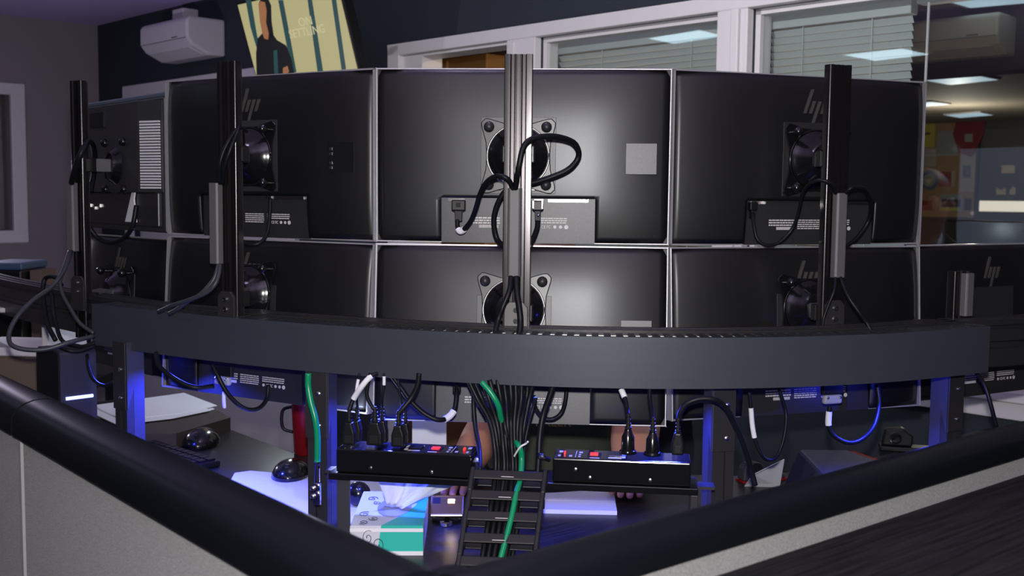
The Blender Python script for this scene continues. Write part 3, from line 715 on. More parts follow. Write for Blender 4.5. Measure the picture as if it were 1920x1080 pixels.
# ================================================================ MONITOR MOUNTS
def mount(key, row, pk, label, cut=False, dz=0):
    fr, W, ca, hg, tt = MON[(key, row)]; pf = POSTS[pk][0]
    cen = fr.p(ca, -hg / 2 + dz, 0)
    t = thing('monitor_mount', cen + V((0, 0, -.06)), label, 'monitor mount', 'round swivel mounts behind the monitors')
    F2 = Fr(cen, fr.u, fr.w, fr.v)
    # four-armed plate with concave sides
    pts = []; n = 10
    for q in range(4):
        a0 = math.pi / 4 + q * math.pi / 2
        pts += [(.062 * math.cos(a0) * 1.414 * .92 + .011 * math.cos(a0 + s_), .062 * math.sin(a0) * 1.414 * .92 + .011 * math.sin(a0 + s_)) for s_ in (-1.2, -.5, .5, 1.2)]
        for k in range(1, n):
            f_ = k / n; an = a0 + .28 + (math.pi / 2 - .56) * f_; r = .058 + .010 * abs(2 * f_ - 1) ** 2
            pts.append((r * math.cos(an), r * math.sin(an)))
    MB().prism(F2, pts, .002, .006).build('vesa_plate', M['plate'] if (key == 'mid') else M['blackgloss'], t, bevel=.0015)
    w_ = F2.w
    MB().lathe(F2.p(0, 0, .004), w_, [(0, .054), (.004, .054), (.008, .050), (.012, .044), (.02, .040), (.026, .034), (.034, .030), (.040, .0)], 40).build('swivel_hub', M['blackgloss'], t, smooth='auto')
    rg = MB(); rg.tube([F2.p(.0560 * math.cos(a), .0560 * math.sin(a), .0065) for a in np.linspace(0, 2 * math.pi, 49)], .0018, 6); rg.build('hub_rim', M['rimsteel'] if key == 'mid' else M['blackgloss'], t, smooth=True)
    for sx in (-1, 1):
        for sy in (-1, 1):
            p = F2.p(sx * .0515, sy * .0515, .006); k = MB(); k.cyl(p, p + w_ * .012, .004, n=12); k.ball(p + w_ * .018, .0096, 16)
            k.build('knob', M['knob'] if key == 'mid' else M['blackgloss'], t, smooth='auto')
    # arm from the hub to the post
    e0 = F2.p(0, 0, .03); e1 = pf.p(0, 0, -.022); e1.z = e0.z
    d = (e1 - e0); L = d.length; d.normalize(); sf = Fr(e0, d, V((0, 0, 1)).cross(d))
    MB().box(sf, 0, L, -.014, .014, -.020, .020).build('arm', M['cover'], t, bevel=.002)
    MB().box(Fr(V((pf.o.x, pf.o.y, e0.z)), pf.u, pf.w), -.028, .028, -.015, .015, -.030, -.016).build('post_clamp', M['plate'], t, bevel=.002)
    if key == 'mid' and row == 'top' or key != 'mid':
        for sx in (-.038, .034):
            MB().box(F2, sx - .009, sx + .009, -.062, -.050, .0015, .004).build('plate_tab', M['chrome'], t, bevel=.001)
    return t
mount('mid', 'top', 'mid', 'chrome-rimmed round mount with four knobs on the upper centre monitor')
mount('left', 'top', 'left', 'black round mount joining the upper left monitor to its post')
mount('right', 'top', 'right', 'black round mount joining the upper right monitor to its post')
mount('farleft', 'top', 'farleft', 'black mount with grey arm behind the vented monitor')
mount('mid', 'low', 'mid', 'half hidden chrome mount of the lower centre monitor above the tray', dz=.044)
mount('left', 'low', 'left', 'black mount of the lower left monitor peeking over the tray', dz=.050)
mount('right', 'low', 'right', 'black mount of the lower right monitor peeking over the tray', dz=.040)
mount('farleftlow', 'low', 'farleft', 'black mount of the lowest far left monitor', dz=.02)

# ================================================================ CURVED TRAY AND RAIL
tp = [(172, 569), (300, 584), (480, 599), (720, 616), (950, 625.5), (1180, 635), (1400, 634), (1630, 624), (1860, 612)]
tw = [atz(x, y, RAILZ1) for x, y in tp]
xs = np.array([p.x for p in tw]); ys = np.array([p.y for p in tw])
pc = np.polyfit(xs, ys, 3)
def tray_path(x0, x1, off, z, n=60):
    out = []
    for x in np.linspace(x0, x1, n):
        y = np.polyval(pc, x); dy = np.polyval(np.polyder(pc), x); nn = V((-dy, 1, 0)).normalized()
        out.append(V((x, y, z)) + nn * off)
    return out
X0, X1 = tw[0].x, tw[-1].x
TH = .084
tt = thing('cable_tray', V((0, 1.8, RAILZ1 - TH)), 'long curved grey cable tray across the middle of the picture', 'cable tray')
MB().sweep(tray_path(X0, X1, 0, RAILZ1), [(0, 0), (0, -TH), (-.003, -TH), (-.003, 0)]).build('front_face', M['tray'], tt, smooth='auto')
MB().sweep(tray_path(X0, X1, 0, RAILZ1), [(-.003, -TH), (-.003, -TH + .003), (-.055, -TH + .003), (-.055, -TH)]).build('bottom', M['grille'], tt)
MB().sweep(tray_path(X0, X1, 0, RAILZ1), [(-.0535, -TH), (-.0535, -.004), (-.055, -.004), (-.055, -TH)]).build('inner_wall', M['trayin'], tt)
for xx, s_ in ((X0, 1), (X1, -1)):
    p = tray_path(xx, xx + s_ * .004, 0, RAILZ1, 2); pp = p if s_ > 0 else p[::-1]
    MB().sweep(pp, [(0, 0), (0, -TH), (-.055, -TH), (-.055, 0)]).build('end_cap', M['tray'], tt)
gr = MB()
gr.sweep(tray_path(X0, X1, 0, RAILZ1), [(-.003, 0), (-.003, -.002), (-.010, -.002), (-.010, 0)])
gr.sweep(tray_path(X0, X1, 0, RAILZ1), [(-.048, 0), (-.048, -.002), (-.055, -.002), (-.055, 0)])
L_ = X1 - X0; nb = int(L_ / .0205)
for i in range(nb + 1):
    x = X0 + L_ * i / nb; a = tray_path(x, x + .011, 0, RAILZ1, 2)
    gr.sweep(a, [(-.010, 0), (-.010, -.002), (-.048, -.002), (-.048, 0)])
gr.build('slotted_top', M['grille'], tt)
# rail behind: curved in the middle, running on straight at both ends
mid = tray_path(X0 + .02, X1 - .02, .085, RAILZ1 + .004, 50)
le = [atz(-160, 470, RAILZ1 + .004), atz(0, 518, RAILZ1 + .004)]
rt = [atz(1925, 593, RAILZ1 + .004), atz(2100, 575, RAILZ1 + .004)]
path = le + mid + rt
path = crom([path[0], path[1]] + mid[::7] + [mid[-1]] + rt, 6)
rl = thing('mounting_rail', V((0, 1.9, RAILZ1 - .1)), 'long black grooved rail that carries the posts behind the tray', 'rail')
prof = [(.026, 0), (.026, -.010), (.022, -.012), (.022, -.016), (.026, -.018), (.026, -.040), (.020, -.043), (.020, -.052), (.026, -.055), (.026, -.088), (.0, -.095), (-.026, -.088), (-.026, 0), (-.014, 0), (-.012, -.005), (-.004, -.005), (-.002, 0), (.006, 0), (.008, -.005), (.014, -.005), (.016, 0)]
MB().sweep(path, prof).build('rail_body', M['rail'], rl, smooth='auto')
# blue LED strip fixed under the rail
led = thing('led_strip', V((0, 1.9, RAILZ1 - .11)), 'blue LED strip glowing under the curved grey tray', 'light strip')
MB().sweep(tray_path(X0 + .02, X1 - .05, .030, RAILZ1 - TH - .0003), [(.006, 0), (.006, -.003), (-.006, -.003), (-.006, 0)]).build('strip', M['blueled'], led)
for i, x in enumerate((X0 - .03, -.695, -.245, .02, .262, .725)):
    p = tray_path(x, x + .1, .070, RAILZ1 - TH - .010, 2)
    o = light('led_fill', 'AREA', p[0], (3.0, 5.5, 3.2, .9, 2.6, 3.5)[i], (.035, .052, 1.0), .05, p[0] + V((0, -.28, -1)), .01, R_(128))  # unseen area lights placed beside the legs to supply the strip's blue
light('led_fill', 'POINT', (-.865, 2.335, 1.07), .45, (.035, .052, 1.0), 0)  # unseen blue point off the strip, added to light the speaker
light('led_fill', 'POINT', (.725, 1.965, 1.00), .55, (.035, .052, 1.0), 0)  # unseen blue point off the strip, added to light the rightmost leg
light('left_wing_fill', 'POINT', (-.62, 3.05, 1.12), 3.2, (.80, .93, 1.0), 0)  # unseen point added to light the papers on the left wing
light('shelf_gap_fill', 'POINT', (at(640, 800, 1.99)), .35, (.65, .72, 1), 0)  # unseen fill point, no lamp stands in this gap

# ================================================================ LEGS
def leg(px, Y, ytop, yaw, label, plate=True, blue=-1, wd=.042, ztop=None, pw=.040):
    o = at(px, 720, Y); o.z = 0; u = V((math.cos(yaw), math.sin(yaw), 0)); w_ = V((u.y, -u.x, 0)); f = Fr(o, u, w_)
    zt = RAILZ1 - .088
    t = thing('support_leg', f.p(0, DZ), label, 'leg', 'upright legs under the curved rail')
    h = wd / 2; g_ = .004
    pr = [(-h, -h), (-g_, -h), (-g_, -h + .006), (g_, -h + .006), (g_, -h), (h, -h), (h, -g_), (h - .006, -g_), (h - .006, g_), (h, g_), (h, h), (g_, h), (g_, h - .006), (-g_, h - .006), (-g_, h), (-h, h), (-h, g_), (-h + .006, g_), (-h + .006, -g_), (-h, -g_)]
    hf = Fr(f.o, f.u, V((0, 0, 1)), f.w)
    MB().prism(hf, pr, DZ, zt).build('extrusion', M['leg'], t)
    MB().box(f, -pw / 2 - .002, pw / 2, zt - .115, zt + .02, h, h + .003).build('bracket_plate', M['leg'], t, bevel=.001)
    s_ = blue
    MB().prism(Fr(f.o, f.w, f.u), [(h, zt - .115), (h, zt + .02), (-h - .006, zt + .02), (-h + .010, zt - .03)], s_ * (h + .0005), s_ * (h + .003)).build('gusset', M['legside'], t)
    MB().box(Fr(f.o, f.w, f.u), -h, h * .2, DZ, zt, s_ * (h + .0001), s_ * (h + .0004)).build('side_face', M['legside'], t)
    for zz in (.035, .092):
        p = f.p(.004, zt - zz, h + .003); k = MB(); k.lathe(p, f.w, [(0, .0042), (.002, .0040), (.0032, .002), (.0034, .0001)], 14); k.build('bolt', M['screw'], t, smooth='auto')
    MB().box(f, -.032, .032, DZ, DZ + .006, -.04, .04).build('foot', M['leg'], t)
    return f
f1 = leg(243, 2.17, 665, R_(-38), 'leftmost support leg, its right face glowing blue', blue=1, wd=.040)
f2 = leg(604, 1.93, 705, R_(-17), 'second support leg from the left, beside the green cable', blue=1, wd=.038)
f3 = leg(1350, 1.86, 735, R_(14), 'support leg right of the plug box, its left face glowing blue', blue=-1, wd=.040)
f4 = leg(1776, 2.04, 708, R_(30), 'rightmost support leg in front of the white window sill', blue=-1, wd=.040)

# ================================================================ PLUG BOXES AND SHELVES
PZ = H - .424
def pdu(p0, p1, label, sl, mirror, bumps):
    a = atz(*p0, PZ); b = atz(*p1, PZ); u = (b - a).normalized(); w_ = V((u.y, -u.x, 0)); W = (b - a).length
    f = Fr(V((a.x, a.y, PZ)), u, w_)       # origin = top front left
    t = thing('power_strip', f.p(W / 2, -.042, -.03), label, 'power strip', 'black metal plug boxes on shelves')
    MB().box(f, 0, W, -.040, 0, -.066, 0).build('housing', M['blackgloss'], t, bevel=.003, seg=3)
    for (x, y) in bumps: 
        p = f.p(x * W, y, 0); MB().lathe(p, f.w, [(0, .0032), (.0016, .003), (.0024, .0001)], 12).build('screw', M['screw'], t, smooth='auto')
    tf = Fr(f.o, f.u, V((0, 0, 1)), -f.w)    # on top: a along, b back, c up
    def X(x): return W - x if mirror else x
    def sw(x, y, w2, h2, mt, nm, c=.0015):
        a0, a1 = sorted((X(x), X(x + w2))); MB().box(tf, a0, a1, y, y + h2, 0, c).build(nm, mt, t, bevel=.0004)
    sw(.090, .020, .022, .022, M['blackgloss'], 'reset_button', .003); sw(.056, .016, .022, .028, M['black'], 'switch_frame', .001); sw(.060, .022, .013, .014, M['redled'], 'rocker_switch', .003)
    sw(.0165, .026, .003, .010, M['redled'], 'indicator_light', .004)
    sw(.036, .010, .0012, .044, M['labeltxt'], 'printed_line', .0004)
    for (x, y, w2, h2) in ((.026, .012, .005, .010), (.008, .040, .006, .012), (.008, .012, .004, .010), (.041, .012, .004, .006), (.041, .026, .004, .005), (.041, .040, .006, .008), (.112, .014, .006, .012), (.112, .032, .007, .016), (.060, .006, .016, .004), (.090, .046, .020, .004), (.090, .010, .020, .005)):
        sw(x, y, w2, h2, M['labeltxt'], 'printed_mark', .0004)
    # shelf
    s = thing('plug_box_shelf', f.p(W / 2, -.06, -.03), sl, 'shelf', 'folded black shelves under the plug boxes')
    MB().box(f, -.012, W + .012, -.052, -.0405, -.075, .006).build('plate', M['blackgloss'], s, bevel=.0015)
    return f, W, t, s
fA, WA, tA, sA = pdu((630, 841), (884, 853), 'left black plug box with plugs and red switch', 'black shelf under the left plug box', True, [(.26, -.030), (.71, -.032)])
fB, WB, tB, sB = pdu((1036, 858), (1296, 868), 'right black plug box with three upright plugs', 'black shelf under the right plug box', False, [(.17, -.018), (.275, -.031), (.71, -.031)])
MB().box(fA, .0, .022, -.150, -.0525, -.010, -.004).build('drop_bracket', M['legside'], sA, bevel=.001)
MB().box(fA, -.030, -.012, -.051, -.046, -.06, -.03).build('fixing_arm', M['leg'], sA)
MB().box(fB, WB + .0, WB + .012, -.100, -.0525, -.07, .004).build('drop_bracket', M['leg'], sB, bevel=.001)
MB().box(fB, WB + .0125, WB + .040, -.051, -.046, -.06, -.03).build('fixing_arm', M['leg'], sB)

# ================================================================ CABLES
NC = [0]
def cable(pts, r, label, mt='cablem', group='black cables of the monitor rig', nm='cable', tags=(), ends=(), sub=8):
    P = [at(*q) if not isinstance(q, V) else q for q in pts]; C = crom(P, sub)
    o = MB().tube(C, r, 10).build(nm, M[mt], None, smooth=True)
    tag(o, label, 'cable', group)
    for (t0, t1, mt2) in tags:
        i0, i1 = int(t0 * (len(C) - 1)), max(int(t1 * (len(C) - 1)), int(t0 * (len(C) - 1)) + 2)
        MB().tube(C[i0:i1 + 1], r * 1.35, 10).build('cable_tag', M[mt2], o, smooth='auto')
    return o, C
Y1 = 1.865
# centre
cable([(966, 353, 1.866), (972, 318, 1.84), (982, 275, 1.84), (1003, 259, 1.85), (1042, 256, 1.87), (1076, 268, 1.9), (1085, 292, 1.92), (1068, 316, 1.92), (1034, 332, 1.92), (998, 343, 1.925), (960, 350, 1.93), (938, 372, 1.935), (926, 410, 1.945), (932, 448, 1.95), (948, 462, 1.93), (975, 470, 1.935), (993, 460, 1.95), (1006, 432, 1.975), (1009, 412, 1.985)], .0050, 'thick black cable making a big loop right of the middle post')
cable([(962, 353, 1.868), (952, 336, 1.845), (932, 330, 1.85), (912, 342, 1.87), (900, 364, 1.9), (893, 388, 1.93), (884, 412, 1.955), (870, 430, 1.97), (862, 433, 1.975), (858, 424, 1.98), (858, 412, 1.983)], .0044, 'black cable arching from the middle post to the left plug, white tagged', tags=((.70, .86, 'tagw'),))
def vga(px0, px1, py0, py1, Y, label, mt='black', par=None, mkey=None, nm='video_plug'):
    f = Fr(at((px0 + px1) / 2, (py0 + py1) / 2, Y), MON[mkey][0].u, MON[mkey][0].w)
    s_ = Y / FPX; w2 = (px1 - px0) * s_ / 2; h2 = (py1 - py0) * s_ / 2
    t = thing(nm, f.p(0, -h2, 0), label, 'plug', 'plugs of the monitor cables')
    MB().box(f, -w2, w2, -h2 * .0, h2, -.006, .006).build('shell', M[mt], t, bevel=.002)
    MB().prism(f, [(-w2 * .5, -h2), (w2 * .5, -h2), (w2 * .55, -h2 * .1), (w2 * .9, .0), (-w2 * .9, .0), (-w2 * .55, -h2 * .1)], -.005, .005).build('strain_relief', M['blacksoft'], t, bevel=.0015)
    return t, f, w2, h2
t, f, w2, h2 = vga(847, 873, 375, 415, 1.985, 'black plug in the left port of the upper centre monitor', mkey=('mid', 'top'))
MB().box(f, -.004, .004, h2 * .35, h2 * .75, .006, .0075).build('grip_mark', M['blackgloss'], t, bevel=.0005)
t, f, w2, h2 = vga(998, 1019, 376, 414, 1.98, 'black display plug with bright latch beside the middle post', mkey=('mid', 'top'))
MB().box(f, -w2 * .9, -w2 * .7, .004, h2 * .95, .006, .0072).box(f, w2 * .7, w2 * .9, .004, h2 * .95, .006, .0072).build('latch_outline', M['chrome'], t)
MB().ball(f.p(.001, -.008, .007), .0032, 10).build('latch_button', M['chrome'], t, smooth=True)
cable([(958, 519, Y1), (955, 545, 1.85), (943, 575, 1.845), (934, 600, 1.845), (928, 628, 1.83)], .0046, 'left of two black cables dropping into the tray under the middle post')
cable([(968, 519, Y1), (969, 545, 1.855), (974, 580, 1.845), (976, 605, 1.84), (973, 632, 1.83)], .0055, 'right of two black cables dropping into the tray under the middle post')
# left post
cable([(417, 344, 2.01), (421, 312, 1.99), (432, 280, 1.985), (444, 250, 2.0), (450, 234, 2.04), (456, 262, 2.1), (452, 300, 2.12)], .0036, 'bright edged cable crossing the left post above its cover')
cable([(413, 344, 2.01), (412, 310, 1.99), (421, 280, 1.99), (438, 250, 2.0), (450, 240, 2.03), (462, 246, 2.09)], .0036, 'darker cable arching behind the first one over the left post')
cable([(413, 496, 2.01), (406, 528, 1.99), (388, 548, 1.99), (355, 562, 2.0), (325, 572, 2.02), (298, 584, 2.06)], .0040, 'grey cable running down left from the left post into the tray', 'cablegrey')
cable([(410, 496, 2.01), (400, 525, 2.0), (376, 552, 2.0), (350, 566, 2.01), (335, 578, 2.02), (318, 588, 2.04)], .0040, 'lower twin of the grey cable from the left post', 'cablegrey')
cable([(434, 430, 2.12), (444, 448, 2.11), (464, 458, 2.10), (486, 456, 2.10), (500, 440, 2.12), (505, 412, 2.13), (507, 372, 2.14)], .0038, 'thin loop hanging under the upper left monitor ports')
# right post
cable([(1567, 362, 1.955), (1560, 346, 1.93), (1540, 338, 1.93), (1518, 345, 1.95), (1504, 366, 1.98), (1498, 395, 2.00), (1486, 428, 2.015), (1462, 454, 2.015), (1437, 460, 2.01), (1420, 448, 2.01), (1414, 425, 2.015), (1411, 400, 2.03)], .0034, 'thin cable arching left from the right post down to its plug')
cable([(1585, 362, 1.965), (1598, 352, 1.96), (1620, 354, 1.99), (1632, 378, 2.03), (1630, 410, 2.06), (1612, 440, 2.06), (1592, 458, 2.05), (1575, 462, 2.04)], .0040, 'dark cable looping on the right side of the right post')
vga(1403, 1419, 379, 410, 2.035, 'small plug at the left port of the upper right monitor', mkey=('right', 'top'))
cable([(1567, 521, 1.955), (1564, 545, 1.94), (1552, 575, 1.94), (1544, 600, 1.94), (1542, 628, 1.93)], .0030, 'thin dark cable falling left below the right post')
cable([(1576, 521, 1.955), (1588, 552, 1.93), (1608, 582, 1.92), (1624, 604, 1.92), (1634, 622, 1.915)], .0034, 'thin bright cable falling right below the right post')
# far left
cable([(134, 343, 2.34), (141, 315, 2.31), (153, 285, 2.3), (165, 266, 2.33), (173, 270, 2.4), (178, 292, 2.44), (176, 325, 2.46), (170, 360, 2.47)], .0060, 'thick cable curling over the far left post')
cable([(158, 392, 2.42), (165, 420, 2.41), (183, 446, 2.41), (207, 455, 2.40), (232, 446, 2.38), (248, 425, 2.36), (256, 385, 2.36)], .0052, 'black cable loop hanging below the vented monitor')
cable([(131, 471, 2.34), (122, 498, 2.3), (112, 520, 2.27), (92, 542, 2.24), (60, 565, 2.2), (34, 592, 2.17), (18, 622, 2.14), (20, 645, 2.12), (45, 655, 2.12), (85, 655, 2.13), (130, 642, 2.15), (176, 630, 2.19)], .0046, 'long grey cable sweeping in a wide loop at the far left', 'cablegrey')
cable([(134, 471, 2.34), (126, 495, 2.3), (113, 525, 2.27), (116, 548, 2.25), (130, 575, 2.23), (150, 606, 2.21), (176, 625, 2.20)], .0040, 'cable dropping from the far left post to the tray end', 'cablegrey')
cable([(115, 535, 2.3), (104, 520, 2.32), (86, 521, 2.34), (80, 545, 2.33), (84, 580, 2.3), (90, 610, 2.27), (104, 638, 2.25)], .0050, 'black cable curled behind the wide loop at far left')
cable([(98, 552, 2.31), (100, 585, 2.29), (106, 612, 2.27), (118, 640, 2.24), (150, 650, 2.22), (178, 643, 2.22)], .0042, 'black cable lying behind the blue lit speaker top')
cable([(110, 650, 2.2), (128, 657, 2.19), (150, 658, 2.2), (178, 648, 2.22)], .0040, 'short black cable over the blue lit speaker', )
cable([(163, 665, 2.22), (166, 690, 2.2), (176, 712, 2.19), (193, 723, 2.18), (210, 718, 2.17), (225, 705, 2.18)], .0034, 'thin dark loop left of the leftmost support leg')

# under the tray, left
def t_(px, Y): return at(px, 690, Y)
cable([(292, 662, 2.10), (298, 685, 2.08), (318, 704, 2.06), (345, 720, 2.05), (370, 727, 2.05), (400, 724, 2.07)], .0048, 'blue lit cable sagging between the left legs')
cable([(398, 684, 2.03), (410, 708, 2.02), (425, 735, 2.02), (445, 757, 2.03), (466, 768, 2.05), (486, 765, 2.07), (500, 748, 2.09), (503, 722, 2.10)], .0042, 'blue lit cable drooping under the lower left monitor')
def dvi(px, py, Y, mkey, label, twist=0):
    f = Fr(at(px, py, Y), MON[mkey][0].u, MON[mkey][0].w)
    t = thing('dvi_plug', f.p(0, -.012, 0), label, 'plug', 'plugs of the monitor cables')
    MB().box(f, -.019, .019, -.008, .009, -.006, .006).build('shell', M['bluedvi'], t, bevel=.004, seg=3)
    for s_ in (-.013, .013): MB().ball(f.p(s_, .004, .0065), .0028, 10).build('thumb_screw', M['chrome'], t, smooth=True)
    MB().box(f, -.021, .023, .009, .030, -.008, .002).build('strain_block', M['black'], t, bevel=.002)
    return f
dvi(418, 714, 2.12, ('left', 'low'), 'blue lit video plug under the lower left monitor')
dvi(1560, 749, 2.0, ('right', 'low'), 'blue lit video plug under the lower right monitor')
cable([(420, 722, 2.11), (420, 738, 2.11), (420, 752, 2.11), (421, 765, 2.12)], .0026, 'short white tagged lead hanging from the left video plug', tags=((.25, .98, 'tagw'),))
gcb, _ = cable([(578, 700, 1.88), (578, 725, 1.88), (583, 755, 1.875), (591, 785, 1.87), (595, 820, 1.87), (595, 868, 1.87)], .0056, 'green ground cable hanging before the second leg', 'green', group=None, nm='ground_cable')
lg = at(595, 885, 1.865); fL = Fr(lg, f2.u, f2.w)
gl = MB(); gl.cyl(fL.p(0, -.017, 0), fL.p(0, .018, 0), .0052, n=14); lo = gl.build('crimp_sleeve', M['chrome'], gcb, smooth='auto')
l2 = thing('ground_lug', fL.p(0, -.05, 0), 'silver terminal lug with two screws under the green cable', 'lug')
MB().box(fL, -.007, .007, -.058, -.018, -.002, .004).build('plate', M['chrome'], l2, bevel=.002)
for (x, y) in ((-.006, -.028), (.004, -.022), (-.006, -.042), (.004, -.036)):
    MB().lathe(fL.p(x, y, .004), fL.w, [(0, .0042), (.004, .0042), (.0055, .002), (.0056, .0002)], 12).build('screw', M['screw'], l2, smooth='auto')
# plugs on the left box
def plug(x, y, Y, hgt, wd, label, tp='flat', fr=fA, lean=0, mt='black'):
    # x,y pixel of base centre
    o = at(x, y, Y); f = Fr(o, fr.u, fr.w, V((0, 0, 1)) + fr.u * lean)
    t = thing('power_cable', f.p(0, 0, 0), label, 'power cable', 'power cables of the plug boxes')
    h = wd / 2
    if tp == 'flat':
        MB().prism(f, [(-h, 0), (h, 0), (h, hgt * .32), (h * .66, hgt * .52), (h * .6, hgt * .60), (-h * .6, hgt * .60), (-h * .66, hgt * .52), (-h, hgt * .32)], -.008, .008).build('plug', M[mt], t, bevel=.003, seg=3)
        MB().box(f, -h * .55, h * .55, hgt * .06, hgt * .26, .008, .0092).build('grip_face', M['blacksoft'], t, bevel=.0006)
    else:
        MB().lathe(f.p(0, 0, 0), f.v, [(0, h * 1.25), (hgt * .03, h * 1.3), (hgt * .08, h * 1.2), (hgt * .09, h), (hgt * .42, h * .92), (hgt * .52, h * .62), (hgt * .60, h * .5)], 20).build('plug', M['blackgloss'], t, smooth='auto')
    for k in range(4):
        b0 = hgt * (.61 + .095 * k); r = h * (.52 - .06 * k)
        MB().lathe(f.p(0, b0, 0), f.v, [(0, r * .7), (.0008, r), (hgt * .045, r), (hgt * .055, r * .7), (hgt * .095, r * .66)], 12).build('relief_ring', M['blacksoft'], t, smooth='auto')
    return f.p(0, hgt, 0), t
k1 = plug(667, 827, 1.845, .062, .019, 'black plug at the left end of the left box, back one', lean=.05)
k2 = plug(655, 833, 1.825, .064, .022, 'black plug at the left end of the left box, under the white wrap')
k3 = plug(717, 829, 1.845, .064, .018, 'rear of the two middle plugs on the left box')
k4 = plug(703, 834, 1.82, .066, .027, 'broad front plug in the middle of the left box')
k5 = plug(760, 831, 1.845, .060, .017, 'rear plug of the third pair on the left box')
k6 = plug(747, 837, 1.82, .062, .022, 'front plug of the third pair on the left box')
def up(k, pts, r, lb, mt='cablem', tags=()):
    k, th = k; C = crom([k - V((0, 0, .006))] + [at(*q) for q in pts], 8)
    o = MB().tube(C, r, 10).build('cord', M[mt], th, smooth=True)
    for (t0, t1, mt2) in tags:
        i0, i1 = int(t0 * (len(C) - 1)), max(int(t1 * (len(C) - 1)), int(t0 * (len(C) - 1)) + 2)
        q = MB().tube(C[i0:i1 + 1], r * 1.35, 10).build('cable_tag', M[mt2], o, smooth='auto'); q.location = (0, 0, 0)
        q['label'] = 'white tag on the cord'
up(k1, [(669, 745, 1.84), (669, 728, 1.84), (674, 700, 1.84)], .0020, 'thin cord rising from the back left plug, white collar', tags=((.62, .9, 'tagw'),))
up(k2, [(663, 748, 1.83), (678, 725, 1.82), (695, 706, 1.82), (708, 700, 1.825)], .0036, 'cord in a thick white wrap above the left plug', tags=((.25, .80, 'tagw'),))
up(k3, [(717, 745, 1.84), (720, 722, 1.84), (720, 700, 1.84)], .0020, 'thin cord with white collar over the middle plugs', tags=((.68, .95, 'tagw'),))
up(k4, [(697, 762, 1.82), (688, 742, 1.82), (690, 720, 1.82), (695, 700, 1.82)], .0034, 'black cord bowing left over the broad middle plug')
up(k5, [(754, 762, 1.85), (750, 738, 1.85), (746, 712, 1.85)], .0022, 'thin bright cord of the third rear plug')
up(k6, [(756, 765, 1.825), (772, 745, 1.83), (783, 722, 1.83), (786, 700, 1.83)], .0046, 'thick cord curving right from the third front plug')
cable([(735, 704, 1.86), (752, 728, 1.86), (770, 752, 1.86), (795, 775, 1.86), (820, 787, 1.86), (838, 784, 1.87), (852, 768, 1.88), (856, 740, 1.89), (856, 722, 1.9)], .0044, 'blue lit cable looping before the white sheet, white tagged', tags=((.60, .74, 'tagw'),))
vga(849, 864, 724, 748, 1.9, 'black plug stub under the tray left of the bundle', mkey=('mid', 'low'))
cable([(889, 730, 1.84), (888, 760, 1.84), (891, 800, 1.83), (898, 840, 1.81), (900, 882, 1.77)], .0042, 'blue glinting cable left of the bundle')
# central bundle down into the carrier
tops = [(878, 1.82), (888, 1.83), (905, 1.82), (918, 1.80), (932, 1.80), (944, 1.82), (956, 1.80), (966, 1.81), (978, 1.82), (990, 1.83), (1004, 1.83), (900, 1.85)]
words_ = ['outermost left', 'second', 'third', 'fourth', 'fifth', 'sixth', 'seventh', 'eighth', 'ninth', 'tenth', 'eleventh', 'rearmost']
for i, (x, Y) in enumerate(tops):
    tx = 925 + i * 5.4 if i < 11 else 950
    sp = (x - 950)
    pts = [(x, 712, Y), (x + (930 - x) * .35 + (i * 2), 750, Y - .005), (tx + sp * .10, 790, 1.80), (tx + 2, 835, 1.785 + .004 * (i % 3)), (tx + 4, 885, 1.775 + .006 * (i % 3)), (tx + 2 - 8, 960, 1.735 + .008 * (i % 2)), (tx - 26, 1075, 1.68 + .008 * (i % 2))]
    if i == 10: pts = [(1000, 715, 1.82), (992, 750, 1.82), (984, 790, 1.81), (978, 835, 1.80), (978, 885, 1.79), (974, 960, 1.75), (955, 1075, 1.70)]
    cable(pts, .0046, 'black cable, %s from the left in the central bundle' % words_[i] if i < 11 else 'black cable at the back of the central bundle', group='black cables of the central bundle')
cable([(903, 716, 1.79), (920, 736, 1.785), (934, 760, 1.785), (941, 790, 1.80), (955, 815, 1.81), (962, 825, 1.80), (974, 838, 1.775), (978, 862, 1.775), (975, 900, 1.755), (968, 925, 1.735), (960, 965, 1.71), (950, 1005, 1.69), (938, 1050, 1.67)], .0048, 'bright green cable winding through the black bundle and carrier', 'green', None, 'network_cable')
cable([(1005, 745, 1.83), (998, 770, 1.83), (990, 800, 1.82), (984, 835, 1.81), (982, 885, 1.79)], .0034, 'thin cord just right of the central bundle')
cable([(1037, 722, 1.80), (1030, 745, 1.80), (1018, 780, 1.80), (1012, 820, 1.79), (1010, 860, 1.78), (1008, 890, 1.77)], .0052, 'thick black cable standing alone right of the bundle')
cable([(1000, 742, 1.95), (1004, 765, 1.94), (1018, 783, 1.93), (1036, 786, 1.93), (1052, 775, 1.93), (1060, 752, 1.94), (1063, 720, 1.95)], .0040, 'black cable loop in front of the lower centre rating label')
cable([(958, 866, 1.79), (974, 840, 1.765), (986, 832, 1.76), (990, 828, 1.755)], .0016, 'small white zip tie tail on the bundle', 'tagw', None, 'zip_tie')
